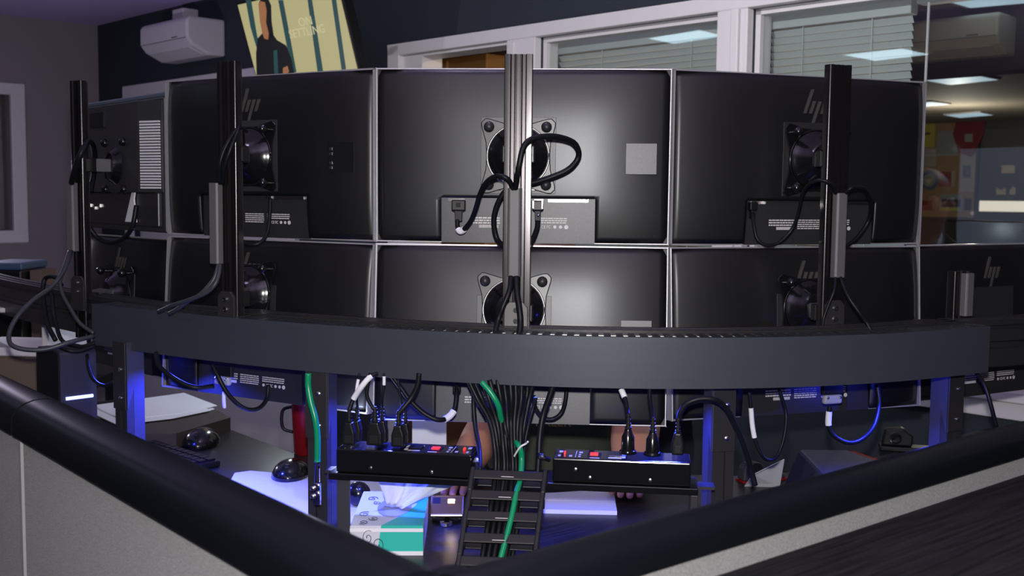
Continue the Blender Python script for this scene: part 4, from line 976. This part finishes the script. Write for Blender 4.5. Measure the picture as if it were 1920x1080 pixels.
# right plug box plugs and cords
kb = [plug(1177, 850, 1.745, .066, .022, 'round plug nearest the red switch on the right box', 'round', fB),
      plug(1223, 853, 1.74, .062, .022, 'middle round plug on the right box', 'round', fB),
      plug(1270, 852, 1.735, .060, .019, 'outer ribbed plug at the right end of the right box', 'flat', fB)]
up(kb[0], [(1176, 770, 1.765), (1172, 748, 1.78), (1162, 724, 1.79)], .0036, 'cord rising to the tray from the first round plug', tags=((.72, .92, 'tagw'),))
up(kb[1], [(1221, 765, 1.765), (1218, 745, 1.78), (1219, 715, 1.79)], .0034, 'cord rising straight from the middle round plug')
up(kb[2], [(1275, 775, 1.75), (1288, 757, 1.76), (1312, 748, 1.76), (1340, 750, 1.76), (1362, 766, 1.77), (1380, 800, 1.78), (1396, 840, 1.79), (1408, 880, 1.80), (1416, 910, 1.80)], .0046, 'cord arching over the right leg then down to the desk')
cable([(1405, 735, 1.88), (1408, 765, 1.88), (1411, 800, 1.88), (1418, 832, 1.88), (1432, 858, 1.88), (1447, 862, 1.89), (1460, 850, 1.9), (1471, 815, 1.91), (1474, 775, 1.92), (1466, 745, 1.92), (1458, 724, 1.92)], .0032, 'dark loop with a long white tag right of the third leg', tags=((.10, .27, 'tagw'),))
cable([(1556, 762, 1.98), (1554, 778, 1.98), (1554, 800, 1.98), (1565, 818, 1.98), (1590, 830, 1.98), (1615, 824, 1.99), (1638, 800, 2.0), (1648, 760, 2.02), (1645, 722, 2.03)], .0042, 'blue lit loop below the right video plug', tags=((.08, .24, 'tagw'),))
cable([(1830, 698, 2.02), (1846, 722, 2.0), (1858, 760, 1.99), (1868, 800, 1.99)], .0040, 'thin cable in front of the white window sill at right')
cable([(1010, 853, 1.78), (1018, 858, 1.76), (1030, 862, 1.765)], .0040, 'short cable entering the right plug box', tags=((.3, .6, 'screw'),))
cable([(892, 858, 1.785), (893, 868, 1.775), (894, 885, 1.76)], .0040, 'short cable leaving the left plug box', tags=((.3, .6, 'screw'),))

# ================================================================ CABLE CARRIER
cc = thing('cable_carrier', at(935, 1060, 1.66), 'black ladder-like cable carrier hanging down at centre', 'cable carrier')
NR = 6; TY = [879, 917, 956, 997, 1041, 1086]; LX = [890, 885, 878, 872, 865, 858]; RX = [1019, 1014, 1009, 1004, 999, 993]; YY = [1.755, 1.735, 1.712, 1.690, 1.668, 1.646]
for i in range(NR):
    a = at(LX[i], TY[i], YY[i]); b = at(RX[i], TY[i] + 5, YY[i] - .002)
    u = (b - a).normalized(); W = (b - a).length
    dn = (at(LX[-1], TY[-1], YY[-1]) - at(LX[0], TY[0], YY[0])).normalized(); w_ = u.cross(dn); 
    if w_.y > 0: w_.negate()
    f = Fr(a, u, w_, -dn)
    MB().box(f, -.004, W + .004, -.0165, .0, -.004, .0).build('rung', M['blacksoft'], cc, bevel=.002)
    MB().box(f, W * .40, W * .58, .0095 - .022, .0105 - .022, 0, .0009).build('rung_mark', M['labeltxt'], cc)
    if i < NR - 1:
        for s_, x in ((-1, -.003), (1, W + .003)):
            l = MB(); l.box(f, x - .004, x + .004, -.037, .004, -.026, .001); l.cyl(f.p(x - .0055, -.016, -.012), f.p(x + .0055, -.016, -.012), .0085, n=14); l.build('side_link', M['blacksoft'], cc, bevel=.002)
        MB().box(f, -.004, W + .004, -.0165, .0, -.034, -.030).build('rear_rung', M['black'], cc, bevel=.001)

# ================================================================ THINGS ON THE DESK
# tissue box
tl = atz(672, 922, DZ + .05); trr = atz(797, 922, DZ + .05); fl_ = atz(656, 986, DZ + .05); frr = atz(797, 987, DZ + .05)
u = V((1, .03, 0)).normalized(); 
TB = Fr(V((fl_.x, fl_.y, DZ)), u, V((u.y, -u.x, 0))); TW = .122; TD = (trr - frr).length
tb = thing('tissue_box', TB.p(TW / 2, 0, -TD / 2), 'pale and teal slim tissue box with a tissue pulled out', 'tissue box')
MB().box(TB, 0, TW, 0, .05, -TD, 0).build('carton', M['lav'], tb, bevel=.001)
top = Fr(TB.p(0, .05, 0), TB.u, V((0, 0, 1)), -TB.w)
MB().prism(top, [(.052, 0), (TW, 0), (TW, TD), (.075, TD), (.105, TD * .6), (.09, TD * .35)], .0002, .0008).build('teal_print', M['teal'], tb)
MB().prism(TB, [(.045, .0), (TW, .0), (TW, .0505), (.052, .0505)], .0002, .0008).build('teal_print', M['teal'], tb)
MB().box(TB, 0, TW, .0, .007, .0008, .0012).box(TB, 0, TW, .040, .046, .0008, .0012).build('white_band', M['white'], tb)
ov = MB(); n = 20; ov.prism(top, [(.066 + .030 * math.cos(2 * math.pi * i / n), TD * .5 + .058 * math.sin(2 * math.pi * i / n)) for i in range(n)], .0008, .0012); ov.build('opening', mat('opening_film', (.30, .33, .42), .25), tb)
def scroll(cx, cy, s_, ph, fr_, turns=1.4):
    pts = []
    for k in range(26):
        th = ph + k / 25 * turns * 2 * math.pi; r = s_ * (1 - k / 30); pts.append(fr_.p(cx + r * math.cos(th), cy + r * math.sin(th) * 1.3, .0012))
    return pts
ik = MB()
for (cx, cy, s_, ph) in ((.022, TD * .75, .010, 0), (.034, TD * .62, .008, 2), (.018, TD * .30, .011, 1), (.036, TD * .18, .009, 3), (.020, TD * .08, .009, 4), (.048, TD * .9, .008, 2)): ik.tube(scroll(cx, cy, s_, ph, top), .0006, 4)
for (cx, cy, s_, ph) in ((.030, .030, .010, 1), (.046, .018, .012, 4)): ik.tube(scroll(cx, cy, s_, ph, TB), .0006, 4)
ik.build('scroll_print', M['ink'], tb)
# tissue: folded sheet
ts = MB(); nu, nv = 14, 12; P = []
for j in range(nv):
    for i in range(nu):
        x = i / (nu - 1); y = j / (nv - 1)
        spread_ = .030 + .055 * y ** .8
        cxp = .066 + .050 * y + (x - .5) * 2 * spread_ * (.55 + .45 * y)
        fold = .010 * math.sin(x * 9 + y * 2) * (.3 + y) + .004 * math.sin(x * 23 + 4 * y)
        hh = .004 + .070 * y * (1 - .35 * abs(x - .6)) - .012 * y * (x - .5)
        P.append(TB.p(cxp, .05 + hh, -TD * .48 + fold + .012 * y + .03 * (x - .5)))
F_ = [(j * nu + i, j * nu + i + 1, (j + 1) * nu + i + 1, (j + 1) * nu + i) for j in range(nv - 1) for i in range(nu - 1)]
to = ts.poly(P, F_).build('tissue_sheet', M['tissue'], None, smooth=True); to.name = 'tissue'
so = to.modifiers.new('thick', 'SOLIDIFY'); so.thickness = .0006
tag(to, 'crumpled white tissue standing out of the tissue box', 'tissue')
# phone on a charging stand
pc_ = at(838, 947, 1.98); PF = Fr(pc_, (1, .04, 0), (0.04, -.78, .62), (0, .62, .78))
ph = thing('mobile_phone', PF.p(0, -.03, 0), 'gold backed phone with a glowing glint on its case beside the tissue box', 'phone')
MB().box(PF, -.032, .032, -.022, .020, -.006, .0015).build('phone_body', M['gold'], ph, bevel=.004, seg=3)
MB().box(PF, -.029, .029, -.0225, -.018, .0015, .004).build('case_edge', M['chrome'], ph, bevel=.001)
MB().box(PF, .002, .014, .003, .011, .0015, .0024).build('glint_patch', M['glint'], ph, bevel=.0006)  # glowing patch painted in for the bright highlight on the case
MB().box(PF, -.026, -.012, .002, .014, .0015, .0020).build('case_print', M['black'], ph)
pz = PF.p(0, 0, -.012); st = thing('phone_stand', (pz.x, pz.y + .02, DZ), 'small dark round charging stand under the phone', 'stand')
MB().lathe((pz.x, pz.y + .005, DZ), (0, 0, 1), [(0, .028), (.006, .028), (.010, .020), (.014, .008), (.045, .007)], 24).build('base', M['blackgloss'], st, smooth='auto')
MB().lathe((pz.x, pz.y - .027, DZ + .001), (0, 0, 1), [(0, .012), (.006, .011), (.007, .004)], 20).build('metal_disc', M['chrome'], st, smooth='auto')
# paper pad, right of the carrier
def sheet(corners, z, th, nm, mt, label, cat, grp=None):
    P = [V((p.x, p.y, z)) for p in corners]; Q = [p + V((0, 0, th)) for p in P]; n = len(P)
    o = MB().poly(P + Q, [tuple(range(n))[::-1], tuple(range(n, 2 * n))] + [(i, (i + 1) % n, n + (i + 1) % n, n + i) for i in range(n)]).build(nm, M[mt] if isinstance(mt, str) else mt, None)
    return tag(o, label, cat, grp)
pd_ = sheet([atz(1018, 955, DZ + .008), atz(1157, 958, DZ + .008), atz(1150, 922, DZ + .008), atz(1018, 924, DZ + .008)], DZ, .008, 'note_pad', 'white', 'white note pad lying right of the cable carrier', 'note pad')
c0 = [atz(1018, 936, DZ + .010), atz(1154, 938, DZ + .010), atz(1150, 922, DZ + .010), atz(1018, 924, DZ + .010)]
P = [V((p.x, p.y, DZ + .0082)) for p in c0[:2]] + [V((c0[2].x, c0[2].y, DZ + .016)), V((c0[3].x, c0[3].y, DZ + .009))]
MB().poly(P + [p - V((0, 0, .0004)) for p in P], [(0, 1, 2, 3), (7, 6, 5, 4), (0, 4, 5, 1), (1, 5, 6, 2), (2, 6, 7, 3), (3, 7, 4, 0)]).build('lifted_page', M['white'], pd_)
# left sheets
sheet([atz(380, 1000, DZ), atz(720, 1010, DZ), atz(760, 905, DZ + .002), atz(600, 893, DZ + .002), atz(470, 882, DZ + .002), atz(440, 886, DZ + .002)], DZ, .0015, 'paper_sheet', 'white', 'bright bluish paper sheet behind the second leg', 'paper')
# papers on a dark binder, left wing
zb_ = DZ + .035
bi = sheet([atz(225, 812, zb_), atz(330, 812, zb_), atz(432, 782, zb_), atz(400, 765, zb_), atz(185, 765, zb_)], DZ, .034, 'binder', mat('brown_binder', (.045, .035, .028), .5), 'dark brown flat binder under the white papers', 'binder')
for k, (dx, dy) in enumerate(((0, 0), (-6, 4), (5, -3))):
    sheet([atz(168 + dx, 768 + dy, zb_), atz(225 + dx, 795 + dy, zb_), atz(330 + dx, 783 + dy, zb_), atz(402 + dx, 768 + dy, zb_), atz(340 + dx, 744 + dy, zb_)], zb_ + .0002 + k * .0024, .002, 'paper_sheet', 'white',
          ('bottom sheet of the white papers on the brown binder', 'middle sheet of the white papers on the brown binder', 'top sheet of the white papers on the brown binder')[k], 'paper', 'papers on the binder')
bt = MB(); p = atz(295, 806, DZ); bt.lathe((p.x, p.y, DZ), (0, 0, 1), [(0, .016), (.014, .016), (.018, .012), (.02, .008), (.03, .008), (.034, .0005)], 20); o = bt.build('desk_bell', M['chrome'], None, smooth='auto'); tag(o, 'small shiny round knob-topped puck near the leftmost leg', 'bell')
# keyboard
kf = Fr(atz(275, 825, DZ + .02), (atz(395, 862, DZ + .02) - atz(275, 825, DZ + .02)), V((0, 0, 1)), None); kf.o.z = DZ
kf.v = V((-kf.u.y, kf.u.x, 0)); kf.o -= kf.v * .085

kb_ = thing('keyboard', kf.p(.2, .06, 0), 'black keyboard on the desk left of the red tumbler', 'keyboard')
kf.o -= kf.v * .02
MB().box(kf, 0, .275, 0, .13, 0, .016).build('case', M['black'], kb_, bevel=.004)
ky = MB()
for r in range(5):
    for c in range(11): ky.box(kf, .012 + c * .0238, .012 + c * .0238 + .020, .012 + r * .0225, .012 + r * .0225 + .018, .016, .0205)
ko = ky.build('keys', M['blackgloss'], kb_, bevel=.001); ko['kind'] = 'stuff'
# mice
def mouse(px, py, label, sz=1.0):
    p = atz(px, py, DZ + .01); m_ = MB(); m_.ball((p.x, p.y, DZ + .001), 1.0, 18, (.040 * sz, .060 * sz, .036 * sz)); m_.v = [V((v.x, v.y, max(v.z, DZ))) for v in m_.v]
    t = thing('computer_mouse', (p.x, p.y, DZ), label, 'mouse', 'computer mice'); m_.build('mouse_body', M['blackgloss'], t, smooth=True)
    MB().cyl((p.x - .004, p.y - .035 * sz, DZ + .028 * sz), (p.x + .004, p.y - .035 * sz, DZ + .028 * sz), .006, n=12).build('wheel', M['blacksoft'], t, smooth='auto'); return t
mouse(378, 826, 'black mouse on the desk behind the keyboard', 1.1)
mouse(545, 884, 'dark mouse beyond the bright paper sheet', 1.0)
o = MB().ball(atz(672, 926, DZ + .024), .024, 20).build('trackball', M['blackgloss'], None, smooth=True); tag(o, 'dark glossy ball behind the left end of the tissue box', 'ball')
# red tumbler
p = atz(575, 850, DZ); tm = thing('tumbler', (p.x, p.y, DZ), 'red tumbler standing on the desk behind the second leg', 'cup')
MB().lathe((p.x, p.y, DZ), (0, 0, 1), [(0, .026), (.004, .029), (.11, .034), (.135, .034), (.136, .030)], 28).build('body', M['red'], tm, smooth='auto')
MB().lathe((p.x, p.y, DZ + .136), (0, 0, 1), [(0, .033), (.01, .033), (.014, .028), (.015, .001)], 24).build('lid', M['black'], tm, smooth='auto')
MB().tube(crom([(p.x - .033, p.y, DZ + .11), (p.x - .055, p.y, DZ + .10), (p.x - .055, p.y, DZ + .06), (p.x - .031, p.y, DZ + .05)], 5), .004, 8).build('handle', M['black'], tm, smooth=True)
# small speaker at far left
q0 = at(70, 690, 2.28); q1 = at(113, 700, 2.20); u = (q1 - q0); u.z = 0; u.normalize(); sp_f = Fr(V((q0.x, q0.y, 0)), u, V((u.y, -u.x, 0)))
SW = (q1 - q0).length; zt = at(90, 656, 2.22).z
sk = thing('desk_speaker', sp_f.p(SW / 2, DZ, -.04), 'black desk speaker lit blue on its right side, far left', 'speaker')
bx_ = MB(); n = 8; r_c = .014; outl_ = [(0, DZ), (SW, DZ)] + [(SW - r_c + r_c * math.cos(a), zt - r_c + r_c * math.sin(a)) for a in np.linspace(0, math.pi / 2, n)] + [(r_c + r_c * math.cos(a), zt - r_c + r_c * math.sin(a)) for a in np.linspace(math.pi / 2, math.pi, n)]
bx_.prism(sp_f, outl_, -.075, 0).build('cabinet', mat('speaker_shell', (.03, .03, .05), .4), sk, smooth='auto')
MB().prism(sp_f, [(a + (SW / 2 - a) * .06, b if b == DZ else b - .004) for a, b in outl_], .0, .003).build('front_grille', M['black'], sk, smooth='auto')
ez = at(130, 749, 2.2).z
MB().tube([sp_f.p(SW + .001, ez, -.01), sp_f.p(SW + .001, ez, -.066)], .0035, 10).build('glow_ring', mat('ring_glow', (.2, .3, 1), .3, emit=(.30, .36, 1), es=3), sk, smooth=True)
# right: blue and red box, white card holder, camera, card
rb = thing('carton_box', atz(1600, 900, DZ), 'glossy dark box lit blue with a red end, lower right', 'box')
P4 = [atz(1498, 842, DZ + .075), atz(1590, 843, DZ + .075), atz(1730, 890, DZ + .075), atz(1560, 905, DZ + .075)]
P4 = [V((p.x, p.y, DZ + .075)) for p in P4]; B4 = [V((p.x, p.y, DZ)) for p in P4]; B4[0] -= V((.03, .0, 0)); B4[3] -= V((.03, .02, 0))
MB().poly(B4 + P4, [(3, 2, 1, 0), (4, 5, 6, 7), (0, 1, 5, 4), (1, 2, 6, 5), (2, 3, 7, 6), (3, 0, 4, 7)]).build('carton', M['bluebox'], rb, bevel=.006)
B5 = [P4[1] + V((.003, .0, 0)), P4[1] + V((.05, .03, -.05)), P4[2] + V((.14, .03, -.05)), P4[2] + V((.003, 0, 0))]
MB().poly(B5 + [V((p.x, p.y, DZ + .002)) for p in B5], [(0, 1, 2, 3), (7, 6, 5, 4), (0, 4, 5, 1), (1, 5, 6, 2), (2, 6, 7, 3), (3, 7, 4, 0)]).build('red_end', M['redside'], rb)
wc = MB(); P = [at(1400, 895, 2.12), at(1452, 912, 2.08), at(1471, 862, 2.12)]; P[0].z = max(P[0].z, DZ)
P = [atz(1396, 912, DZ), atz(1462, 914, DZ), at(1471, 861, 2.16), at(1412, 890, 2.2)]
o = wc.poly(P + [p + V((0, .003, 0)) for p in P], [(0, 1, 2, 3), (7, 6, 5, 4), (0, 4, 5, 1), (1, 5, 6, 2), (2, 6, 7, 3), (3, 7, 4, 0)]).build('folded_card', M['white'], None); tag(o, 'white folded card leaning against the dark blue box', 'card')
dh = thing('tape_dispenser', atz(1430, 905, DZ), 'blue lit tape dispenser with red base before the white card', 'tape dispenser')
a = atz(1410, 905, DZ); f = Fr(V((a.x, a.y, 0)), (.94, .34, 0), (.34, -.94, 0)); 
MB().prism(f, [(-.02, DZ + .004), (.085, DZ + .004), (.08, DZ + .014), (.045, DZ + .016), (.022, DZ + .040), (-.008, DZ + .040), (-.018, DZ + .030)], -.028, 0).build('body', M['legside'], dh, bevel=.003)
MB().box(f, -.022, .088, DZ, DZ + .004, -.030, .002).build('base', M['red'], dh, bevel=.001)
MB().cyl(f.p(.010, DZ + .028, .001), f.p(.010, DZ + .028, -.029), .014, n=20).build('tape_roll', M['black'], dh, smooth='auto')
cmr = thing('webcam', atz(1680, 846, DZ), 'black folded webcam on the desk near the window sill', 'webcam'); a = atz(1682, 846, DZ)
f = Fr(V((a.x, a.y, DZ)), (.97, -.24, 0), (-.24, -.97, 0))
MB().prism(f, [(-.035, .012), (-.028, .052), (.012, .056), (.036, .038), (.034, .012)], -.03, 0).build('body', M['black'], cmr, bevel=.004)
MB().lathe(f.p(-.005, .032, 0), f.w, [(0, .014), (.008, .014), (.009, .009), (.005, .007)], 20).build('lens', M['blackgloss'], cmr, smooth='auto')
MB().box(f, -.04, .10, 0, .012, -.035, .01).build('base', M['black'], cmr, bevel=.003)
sheet([atz(1706, 846, DZ + .001), atz(1724, 842, DZ + .001), atz(1722, 836, DZ + .001), atz(1709, 838, DZ + .001)], DZ, .001, 'paper_note', 'white', 'tiny white note beside the black webcam', 'paper')
# white sheet and brown cupboard seen under the monitors
YC = 3.4
cp = at(840, 800, YC); cf = Fr(V((cp.x, cp.y, 0)), (1, -.05, 0), (-.05, -1, 0))
cbn = thing('wooden_cabinet', cf.p(.0, 0, -.2), 'brown wooden cabinet behind the seated person', 'cabinet')
MB().box(cf, -.16, .50, 0, 1.0, -.4, 0).build('carcass', M['brown'], cbn, bevel=.004)
MB().box(cf, -.15, .165, .05, .96, 0, .018).build('door', M['brown'], cbn, bevel=.003); MB().box(cf, .175, .49, .05, .96, 0, .018).build('door', M['brown'], cbn, bevel=.003)
wa = at(773, 823, 2.42); wb = at(837, 823, 2.42); ws = Fr(wa, wb - wa, (0, -1, 0)); Wd = (wb - wa).length
ds = thing('document_stand', (wa + wb) / 2, 'bright white sheet on a stand under the lower centre monitor', 'document')
ztp = at(773, 780, 2.42).z
MB().box(ws, 0, Wd, -.02, .12, 0, .002).build('sheet', M['white'], ds); 
MB().box(ws, Wd * .3, Wd * .7, DZ - wa.z, .10, -.008, -.001).build('prop', M['black'], ds); MB().box(ws, 0, Wd, DZ - wa.z, DZ - wa.z + .006, -.03, .03).build('foot', M['black'], ds)
# far left background things
bx = thing('storage_box', at(20, 515, 3.8), 'dark box with a blue lid at the far left edge', 'box'); f = Fr(at(-30, 520, 3.65), (1, 0, 0), (0, -1, 0)); f.o.z -= 0
MB().box(f, 0, .125, -.25, .025, -.2, 0).build('body', M['black'], bx, bevel=.006); MB().box(f, -.005, .130, .025, .05, -.2, .004).build('lid', mat('blue_lid', (.05, .09, .16), .5), bx, bevel=.006)
f = Fr(at(56, 530, 3.7), (1, 0, 0), (0, -1, 0)); o = MB().box(f, 0, .038, -.30, .042, -.12, 0).build('cardboard_carton', mat('cardboard', (.13, .09, .07), .7), None, bevel=.002); tag(o, 'small brown carton beside the dark box at far left', 'box')
sd = thing('side_table', (-1.72, 3.5, 0), 'dark side table under the boxes at the far left', 'table')
zt_ = bpy.data.objects['cardboard_carton'].location.z
MB().box(WORLD, -2.3, -1.35, zt_ - .03, zt_, -4.0, -3.42).build('top', M['black'], sd)
for x in (-2.25, -1.4):
    for y in (3.47, 3.95): MB().cyl((x, y, 0), (x, y, zt_ - .03), .02, n=10).build('leg', M['black'], sd)
wf = thing('paper_tray', atz(20, 640, DZ + .05), 'pale metal letter tray glimpsed at the far left edge', 'tray'); a = at(-10, 660, 2.75)
f = Fr(V((a.x, a.y, a.z)), (1, -.1, 0), (-.1, -1, 0))
MB().box(f, -.1, .13, -.01, .012, -.2, 0).box(f, -.1, .07, .10, .112, -.2, 0).build('shelf', M['trim'], wf, bevel=.003)
MB().box(f, .125, .145, -.01, .10, -.2, 0).build('upright', M['trim'], wf, bevel=.003); MB().box(f, -.1, .14, DZ - a.z, -.01, -.19, -.01).build('plinth', M['dimwood'], wf)

# ================================================================ PERSON
def skin_mesh(name, verts, edges, radii, mt, parent, levels=2):
    me = bpy.data.meshes.new(name); o0 = abs_loc(parent) if parent else V((0, 0, 0))
    me.from_pydata([V(v) - o0 for v in verts], edges, []); ob = bpy.data.objects.new(name, me); COL.objects.link(ob); ob.parent = parent
    me.materials.append(mt)
    sk_ = ob.modifiers.new('skin', 'SKIN'); sk_.use_smooth_shade = True
    for i, r in enumerate(radii): me.skin_vertices[0].data[i].radius = r if isinstance(r, tuple) else (r, r)
    me.skin_vertices[0].data[0].use_root = True
    sb = ob.modifiers.new('sub', 'SUBSURF'); sb.levels = levels; sb.render_levels = levels
    return ob
cx = .105
def Pp(x, y, z): return V((cx + x, y, H + z))
elR = at(1196, 778, 2.56); wrR = at(1180, 905, 2.24); elL = at(925, 782, 2.60); wrL = at(868, 900, 2.24)
elR.z = max(elR.z, DZ + .05); elL.z = max(elL.z, DZ + .05); wrR.z = DZ + .034; wrL.z = DZ + .034
shR = Pp(.175, 2.80, -.30); shL = Pp(-.175, 2.80, -.30)
sitz = .50
verts = [Pp(0, 2.93, -.80), Pp(0, 2.90, -.66), Pp(0, 2.84, -.50), Pp(0, 2.80, -.36), Pp(0, 2.79, -.27), Pp(0, 2.77, -.20), Pp(0, 2.74, -.12), Pp(0, 2.735, -.04), Pp(0, 2.74, .03),
         shR, (shR + elR) / 2, elR, (elR * .45 + wrR * .55), wrR,
         shL, (shL + elL) / 2, elL, (elL * .45 + wrL * .55), wrL,
         Pp(.10, 2.90, -.83), Pp(.13, 2.66, -.84), Pp(.14, 2.50, -.86), Pp(.14, 2.53, -1.10), Pp(.14, 2.58, -1.28), Pp(.14, 2.46, -1.32),
         Pp(-.10, 2.90, -.83), Pp(-.13, 2.66, -.84), Pp(-.14, 2.50, -.86), Pp(-.14, 2.53, -1.10), Pp(-.14, 2.58, -1.28), Pp(-.14, 2.46, -1.32)]
rad = [(.15, .11), (.145, .10), (.15, .105), (.16, .105), (.12, .08), (.05, .05), (.058, .065), (.072, .085), (.070, .080),
       .070, .062, .060, .056, .034, .070, .058, .052, .048, .032,
       .085, .072, .058, .050, .036, .032, .085, .072, .058, .050, .036, .032]
edges = [(0, 1), (1, 2), (2, 3), (3, 4), (4, 5), (5, 6), (6, 7), (7, 8), (4, 9), (9, 10), (10, 11), (11, 12), (12, 13), (4, 14), (14, 15), (15, 16), (16, 17), (17, 18),
         (0, 19), (19, 20), (20, 21), (21, 22), (22, 23), (23, 24), (0, 25), (25, 26), (26, 27), (27, 28), (28, 29), (29, 30)]
def hand(wr, el, side):
    d = (wr - el); d.z = 0; d.normalize(); s_ = V((d.y, -d.x, 0))      # s_: to the right when looking along d
    b = len(verts); base = 13 if side > 0 else 18
    palm = wr + d * .045 + V((0, 0, -.004)); verts.append(palm); rad.append((.036, .017)); edges.append((base, b))
    for k, (off, ln) in enumerate(((-.027, .062), (-.009, .072), (.009, .068), (.027, .054))):
        k0 = palm + d * .040 + s_ * off; k1 = k0 + d * ln * .5 + V((0, 0, .004)); k2 = k0 + d * ln * .95 + V((0, 0, -.010))
        i = len(verts); verts.extend([k0, k1, k2]); rad.extend([.0095, .0085, .0072]); edges.extend([(b, i), (i, i + 1), (i + 1, i + 2)])
    th0 = wr + d * .030 - s_ * side * .030; th1 = th0 + d * .030 - s_ * side * .016; th2 = th1 + d * .026 - s_ * side * .004
    i = len(verts); verts.extend([th0, th1, th2]); rad.extend([.012, .010, .0085]); edges.extend([(b, i), (i, i + 1), (i + 1, i + 2)])
hand(wrR, elR, 1); hand(wrL, elL, -1)
pr_ = thing('person', Pp(0, 2.9, -.86), 'seated person in olive shirt, forearms resting on the desk behind the screens', 'person')
body = skin_mesh('body', verts, edges, rad, M['skin'], pr_)
# clothes
def sub_skin(nm, idx, infl, mt, lv=2):
    mp_ = {j: i for i, j in enumerate(idx)}
    vs = [verts[j] for j in idx]; es_ = [(mp_[a], mp_[b]) for a, b in edges if a in mp_ and b in mp_]
    rs = [tuple(x + infl for x in rad[j]) if isinstance(rad[j], tuple) else rad[j] + infl for j in idx]
    return skin_mesh(nm, vs, es_, rs, mt, pr_, lv)
sub_skin('shirt', [0, 1, 2, 3, 4, 9, 10, 14, 15], .040, M['shirt'])
sub_skin('trousers', [0, 19, 20, 21, 22, 23, 25, 26, 27, 28, 29], .012, M['pants'])
hd = Pp(0, 2.735, .0)
hr = MB(); hr.ball(hd + V((0, .020, .040)), 1.0, 22, (.082, .098, .085)); hr.build('hair', M['hair'], pr_, smooth=True)
fc = MB(); fc.ball(hd + V((0, -.088, -.02)), 1, 12, (.012, .018, .020)); fc.build('nose', M['skin'], pr_, smooth=True)
for s_ in (-1, 1):
    MB().ball(hd + V((s_ * .030, -.078, .005)), 1, 12, (.013, .008, .009)).build('eye', M['white'], pr_, smooth=True)
    MB().ball(hd + V((s_ * .078, .005, -.01)), 1, 12, (.010, .020, .030)).build('ear', M['skin'], pr_, smooth=True)
MB().ball(hd + V((0, -.078, -.055)), 1, 12, (.024, .008, .007)).build('mouth', M['redside'], pr_, smooth=True)
sf_ = Fr(V((0, 0, 0)), (1, 0, 0), (0, -1, 0)); q = at(1003, 799, 2.655)
text_mesh('PALER', .028, Fr(q, (1, 0, 0), (0, -1, 0)), 0, 0, 0, 'shirt_print', M['goldtxt'], pr_, sx=1.15)
# chair
chx = V((cx, 2.98, 0)); ch = thing('office_chair', chx, 'dark office chair the person sits on behind the screens', 'chair')
cf_ = Fr(chx, (1, 0, 0), (0, -1, 0))
MB().box(cf_, -.25, .25, .385, .435, -.20, .30).build('seat', M['pants'], ch, bevel=.02, seg=3)
MB().box(cf_, -.22, .22, .52, 1.10, -.23, -.18).build('backrest', M['pants'], ch, bevel=.02, seg=3)
MB().box(cf_, -.03, .03, .40, .60, -.255, -.235).build('back_bracket', M['black'], ch)
MB().cyl(chx + V((0, 0, .08)), chx + V((0, 0, .39)), .028).build('gas_post', M['black'], ch, smooth='auto')
for k in range(5):
    a = 2 * math.pi * k / 5; e = chx + V((math.cos(a), math.sin(a), 0)) * .27 + V((0, 0, .065))
    lo = MB().tube([chx + V((0, 0, .10)), e], [.022, .014], 10).build('base_arm', M['black'], ch, smooth='auto'); MB().ball(e - V((0, 0, .038)), .027, 12).build('castor', M['black'], lo, smooth=True)
